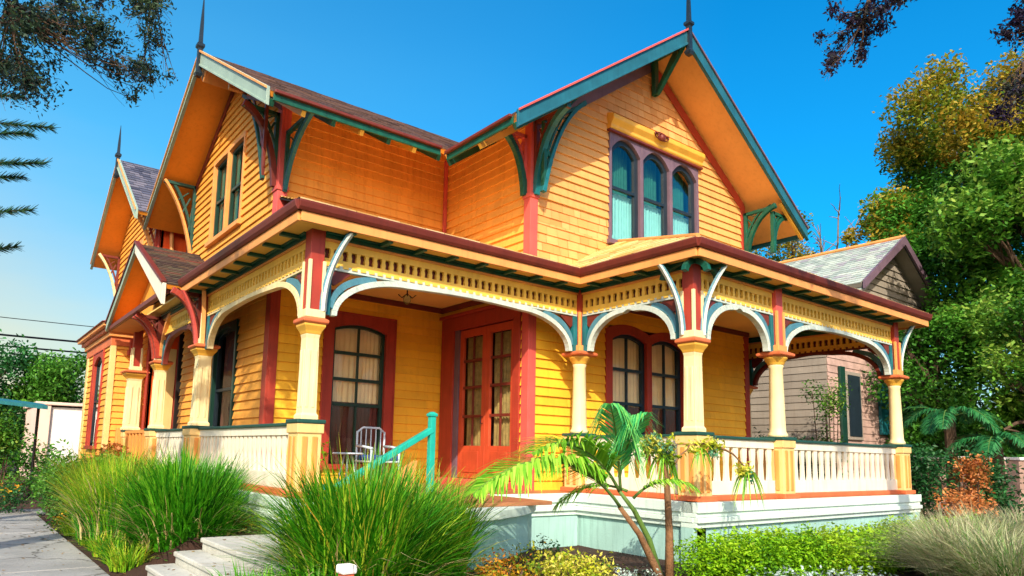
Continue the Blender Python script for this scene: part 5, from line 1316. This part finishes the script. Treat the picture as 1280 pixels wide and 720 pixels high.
v, vals = clump_leaves(cl, 5200, .062, .6, .3, .45, droop=.8); np_mesh('foliage', v, 4, vals, 'leaf_yellowbush', sp, (3.2, -2.95, .6))
v, vals = clump_leaves([((2.98, -3.0, .74), .13), ((3.2, -3.0, .66), .12), ((4.1, -3.0, .66), .10), ((4.8, -3.06, .38), .10)], 4800, .065, .6, .3, .45, droop=.8); np_mesh('foliage', v, 4, vals, 'leaf_aqua', sp, (3.2, -2.95, .6))
for (p, n, ln) in [((4.8, -3.05, .42), 34, .52), ((3.9, -2.98, .70), 16, .36), ((3.2, -2.97, .6), 26, .5), ((3.05, -2.97, .7), 14, .4)]:
    q = []; vals = []
    for k in range(n):
        a = U(0, 2*PI); d = V((math.cos(a)*.42, math.sin(a)*.42, U(-.2, .3))); p_ = V(p); pts = [p_]
        for j in range(5): p_ = p_+d*ln/5; pts.append(p_); d = (d+V((0, 0, -.42)))
        sd = V((-math.sin(a+.6), math.cos(a+.6), 0)); vv = U(.1, 1)
        for j in range(5):
            w0, w1 = .013*(1-j/5)**.6, .013*(1-(j+1)/5)**.6+.001
            q += [pts[j]-sd*w0, pts[j]+sd*w0, pts[j+1]+sd*w1, pts[j+1]-sd*w1]; vals.append(vv)
    np_mesh('leaf_spray', np.array([list(x) for x in q]), 4, vals, 'palm_green', sp, p)

# ---- trees
def ring(c, r, n, rr, z=(-.5, .5), sq=1.):
    o = []
    for k in range(n):
        a = U(0, 2*PI); q = U(.2, 1)**.5*r; o.append(((c[0]+math.cos(a)*q, c[1]+math.sin(a)*q, c[2]+U(*z)), U(*rr)))
    return o
cl = []
for k in range(62):
    z = U(1.0, 9.2); R_ = 3.3*(1-max(0, (z-6)/5.2)**2)*(.75+.25*math.sin(z*2)); a = U(0, 2*PI); q = U(.45, 1)*R_*1.12; cl.append(((21.0+math.cos(a)*q, -2.6+math.sin(a)*q*1.0, z), U(.55, 1.1)))
tree('broadleaf_tree', 'large bright green tree with dense crown at the right edge', (21.6, -2.6, -.82), (21.3, -2.6, 7.0), .28, cl, 1500, .17, 'leaf_green', shell=.4)
cl = ring((24.3, -.1, 11.6), 2.5, 40, (.7, 1.15), (-2.8, 2.5))+ring((23.2, .8, 9.0), 1.9, 18, (.6, 1.0), (-1.8, .8))+[((22.0, 2.6, 8.9), .5), ((21.6, 3.1, 8.6), .4), ((22.3, 2.0, 9.6), .5)]
tree('autumn_tree', 'taller tree with golden autumn leaves rising above the green one at right', (24.2, -1.4, -.82), (24.2, -.4, 11.5), .26, [c for c in cl if c[0][2] > 10.9 or c[0][1] > 1.6], 1500, .16, 'leaf_autumn', shell=.6, lstep=3, lr=.3)
tree('broadleaf_tree', 'olive green tree mixed in among the golden leaves at right', (23.0, .2, -.82), (23.0, .2, 8.2), .2, [c for c in cl if not (c[0][2] > 11.2 or c[0][1] > 1.9)]+ring((22.6, .2, 7.4), 2.1, 20, (.6, 1.0), (-2.6, 1.5)), 1500, .15, 'leaf_mid', shell=.6, lstep=5, lr=.3)
cl = []
for k in range(26):
    z = U(4.0, 11.5); a = U(0, 2*PI); q = U(.3, 1)*2.6; cl.append(((26.0+math.cos(a)*q, -2.8+math.sin(a)*q, z), U(.8, 1.3)))
tree('broadleaf_tree', 'tall darker tree behind the golden one at the right edge', (26.0, -2.8, -.82), (26.0, -2.8, 9), .3, cl, 800, .2, 'leaf_mid', shell=.5)
cl = []
for k in range(20):
    z = U(.6, 4.6); a = U(0, 2*PI); q = U(.2, 1)*1.9; cl.append(((19.0+math.cos(a)*q, -.2+math.sin(a)*q*.8, z), U(.5, .95)))
tree('broadleaf_tree', 'shorter leafy tree in front of the house next door right of the porch', (19.0, -.3, -.82), (19.0, -.2, 3.8), .18, cl, 1500, .13, 'leaf_mid')
cl = [((16.6+U(-.9, .9), -3.3+U(-.8, .8), U(2.0, 4.3)), U(.4, .8)) for k in range(15)]
tree('broadleaf_tree', 'slim tree with grey trunk and drooping green foliage before the garden wall', (16.4, -3.25, -.82), (16.6, -3.3, 3.6), .12, cl, 1700, .12, 'leaf_green')
cl = [((26.5+U(-1.8, 1.2), 8.2+U(-2, 2), 9.6+U(-1.2, 1.6)), U(.5, .9)) for k in range(13)]+[((24+U(-2, 1.5), 10.5+U(-2, 2), 8.3+U(-1, .6)), U(.6, 1.0)) for k in range(12)]
tree('thin_tree', 'thin yellowing tree behind the house next door', (26.4, 8.4, -.82), (26.4, 8.4, 9.0), .24, cl, 900, .15, 'leaf_autumn', lstep=2, lr=.25)
bt = thing('bare_tree', 'leafless tree with fine purple grey twigs behind the house next door', 'tree', (27, 6.6, -.82))
mb = MB(); mb.tube([(27, 6.6, -.82), (27, 6.5, 6.5)], [.2, .12], 8); mb.build('trunk', 'bark_pale', bt)
for k in range(9):
    a = U(0, 2*PI); q = V((27, 6.5, U(5.5, 6.6))); e_ = V((27.2+math.cos(a)*1.9*U(.4, 1), 6.1+math.sin(a)*2.1*U(.4, 1)-.4, U(9, 12.0))); mb = MB(); limb(mb, q, e_, .07, .018, .08)
    for j in range(9):
        p_ = q.lerp(e_, U(.35, 1)); d = V((U(-1, 1), U(-1, 1), U(.1, 1.2))); limb(mb, p_, p_+d*U(.5, 1.1), .022, .008, .05)
    mb.build('limb', 'bark_pale', bt)
# fan of palm behind the porch end
for (x, y, z, lb) in ((15.6, -1.7, 1.7, 'feather palm with dark fronds right of the porch corner'), (15.3, -2.7, 1.0, 'lower dark feather palm behind the coppery shrub')):
    t = thing('feather_palm', lb, 'palm', (x, y, -.82)); mb = MB(); mb.tube([(x, y, -.85), (x, y, z)], [.16, .12], 10); mb.build('trunk', 'bark', t)
    for k in range(11):
        a = k*2*PI/11+U(-.2, .2); frond('frond', t, (x, y, z), (math.cos(a), math.sin(a), U(.5, 1.1)), U(1.1, 1.6), U(1.6, 2.3), .34, 44, 'palm_dark', 'stem_green', wid=.03)
# left background trees
tree('weeping_tree', 'leafy drooping tree above the pale building at left', (-.2, 22.5, -.82), (-.2, 22.5, 3.6), .15, [((-.2+U(-1.3, 1.4), 22.3+U(-1, 1), U(1.4, 4.6)), U(.5, .9)) for k in range(22)], 1500, .15, 'leaf_mid', droop=1.2)
tree('broadleaf_tree', 'dark tree at the left edge behind the teal awning', (-2.6, 23, -.82), (-2.6, 23, 3.2), .2, [((-2.8+U(-1.8, 1.4), 23+U(-1, 1), U(.4, 3.6)), U(.6, 1.0)) for k in range(20)], 800, .17, 'leaf_dark')
bush('far_hedge', 'rough hedge at the far end of the path', [((-4.5+i*.45, 16.5+U(-.3, .3), .2+U(-.4, .5)), .7) for i in range(9)], 900, .12, 'leaf_mid', 'hedge')
bush('small_tree', 'bright green bush below the teal awning', [((-2.75+U(-.4, .4), 11.2+U(-.3, .3), .85+U(-.35, .4)), .4) for k in range(7)], 1500, .09, 'leaf_green')
bush('far_hedge', 'low green shrubs at the end of the pavement', [((-3.6+i*.4, 12.5+U(-.3, .3), -.35+U(-.2, .2)), .4) for i in range(7)], 1500, .08, 'leaf_mid', 'hedge')
# a wooded horizon all round
hz = []
for k in range(150):
    a = -.35+k/150*2.6; d = U(55, 85); hz.append(((math.cos(a)*d, math.sin(a)*d, U(0, 2.2)), U(2.2, 3.6)))
v, vals = clump_leaves(hz, 34, .75, .5, .35, .7); o = np_mesh('distant_trees', v, 4, vals, 'leaf_mid', None, (30, 60, 0)); tag(o, 'hazy line of far treetops along the horizon', 'trees', kind='stuff')

# overhanging oak at top left: trunk stands left of the view
cl = []
def spray(cx, cy, cz, n, sx_, sz_, rr):
    for k in range(n): cl.append(((cx+U(-sx_, sx_), cy+U(-.5, .5), cz+U(-sz_, sz_)), U(*rr)))
spray(-3.35, -.3, 4.75, 12, .45, .40, (.2, .34)); spray(-2.7, -.3, 5.0, 8, .45, .28, (.16, .3)); spray(-2.2, -.35, 4.95, 6, .3, .40, (.11, .22)); spray(-1.85, -.4, 5.3, 6, .3, .18, (.11, .22)); spray(-3.5, -.2, 4.2, 9, .28, .35, (.16, .3)); spray(-2.75, -.3, 4.55, 5, .25, .16, (.1, .2)); spray(-2.35, -.35, 4.55, 3, .15, .16, (.08, .14))
spray(-1.75, -.4, 5.15, 5, .2, .3, (.10, .18)); spray(-2.45, -.35, 4.75, 7, .45, .3, (.1, .2)); spray(-2.1, -.35, 4.5, 4, .25, .15, (.06, .12)); spray(-4.6, -.3, 5.2, 14, .8, .7, (.3, .5)); spray(-2.6, -.3, 5.9, 14, 1.0, .5, (.25, .4))
cl = [c for c in cl if not (c[0][0] > -1.98 and c[0][2] < 5.8)]
hanging('overhanging_oak', 'dark leaved tree whose branches hang into the top left corner', (-6.6, -.6, -.82), [[(-5.6, -.5, 5.9), (-4.2, -.4, 6.1), (-3.2, -.35, 6.0), (-2.6, -.4, 5.95), (-2.25, -.4, 5.8)], [(-5.6, -.5, 5.9), (-4.6, -.35, 5.5), (-3.9, -.3, 5.2), (-3.45, -.3, 4.9)], [(-5.6, -.5, 5.9), (-4.4, -.2, 6.4), (-3.0, -.1, 6.5)]], cl, 5200, .05, 'leaf_oak', .8, .42)
# araucaria-like conifer, trunk beyond the left edge
ar = thing('conifer', 'conifer with long feathered branches reaching in at the left edge', 'tree', (-6.4, 2.8, -.82))
mb = MB(); mb.tube([(-6.4, 2.8, -.82), (-6.3, 2.8, 7.5)], [.22, .1], 10); mb.build('trunk', 'bark', ar)
def needle_branch(tip, z0, thick=.09, nd=420, side=0):
    p0 = V((-6.3, 2.8, z0)); tp = V(tip); mb = MB(); pts = [p0.lerp(tp, t/10)+Z*(-.35*math.sin(PI*t/10)) for t in range(11)]; mb.tube(pts, [.035-.003*t for t in range(11)], 6); b = mb.build('branch', 'bark', ar, smooth=True)
    q = []; vals = []
    for k in range(nd*3):
        t = U(.1, 1); f = t*10; j = min(9, int(f)); c = pts[j].lerp(pts[j+1], f-j); ax = (pts[j+1]-pts[j]).normalized()
        d = V(rand_unit(1)[0].tolist()); d = (d-ax*d.dot(ax)).normalized(); d = (d*.75+ax*.9).normalized(); ln = U(.08, .17)*(1.15-.35*t); w_ = d.cross(V(rand_unit(1)[0].tolist())).normalized()*.007
        q += [c-w_, c+w_, c+d*ln+w_*.3, c+d*ln-w_*.3]; vals.append(U(0, 1))
    np_mesh('needles', np.array([list(x) for x in q]), 4, vals, 'needle', b, tuple(p0))
for tip, z0 in (((-2.78, 2.73, 4.93), 5.3), ((-3.0, 2.6, 4.72), 5.0), ((-2.82, 2.73, 4.40), 4.6), ((-3.05, 2.9, 4.2), 4.3), ((-2.92, 2.74, 3.72), 3.7), ((-3.05, 2.74, 3.18), 3.0), ((-3.15, 2.6, 5.2), 5.7)): needle_branch(tip, z0)
# overhanging branches at top right
cl = []
spray(4.78, -4.78, 5.62, 11, .16, .26, (.10, .18)); spray(4.86, -4.95, 5.95, 9, .25, .16, (.10, .17)); spray(4.72, -4.62, 5.95, 5, .2, .1, (.09, .15)); spray(4.9, -5.1, 6.1, 5, .3, .12, (.08, .14))
for k in range(26): cl.append(((5.3+U(-.2, .4), -6.2+U(-.5, .3), 5.15+U(-.9, .75)), U(.1, .2)))
for k in range(14): cl.append(((5.25+U(-.2, .6), -6.2+U(-.5, .5), 6.4+U(-.5, .6)), U(.15, .3)))
hanging('overhanging_plum', 'purple dark branches hanging in from the top right corner', (6.8, -8.6, -.82), [[(6.2, -7.6, 6.3), (5.7, -6.6, 6.45), (5.2, -5.6, 6.4), (4.85, -4.9, 6.25), (4.8, -4.75, 5.9)], [(6.2, -7.6, 6.3), (5.8, -6.6, 5.9), (5.5, -6.2, 5.3)]], cl, 7500, .05, 'leaf_plum', .8, .5)

# fallen leaves on the path, steps and soil
c = []
for k in range(1500):
    x, y = U(-4.2, 1.5), U(-6, 8)
    if x < -2.02: z = -.778
    elif -1.7 < x < -.2 and -2.5 < y < -.13: z = -.66 if x < -1.45 else (-.535 if x < -1.18 else -.405)
    else: z = ground_z(x, y)+.02
    if x < -2.3 and random.random() < .55: continue
    c.append((x, y, z))
c = np.array(c); q = leaf_quads(c, .045, 3.0, .55); vals = rng.uniform(0, 1, len(c))
o = np_mesh('leaf_litter', q, 4, vals, 'leaf_litter', None, (-2, 0, -.8)); tag(o, 'fallen dry leaves scattered over the path edge and soil', 'leaves', kind='stuff')
c = np.array([(U(-1.9, 3.6), U(-3.6, 7), 0) for k in range(9000)]); c[:, 2] = [ground_z(x, y)+U(0, .04) for x, y, _ in c]
keep = ~((c[:, 0] > -1.75) & (c[:, 0] < 1) & (c[:, 1] < -.1) & (c[:, 1] > -2.55)); c = c[keep]
o = np_mesh('ground_cover', leaf_quads(c, .05, .8, .6), 4, rng.uniform(0, 1, len(c)), 'leaf_cover', None, (0, 0, -.8)); tag(o, 'low creeping ground cover over the garden soil', 'ground cover', kind='stuff')
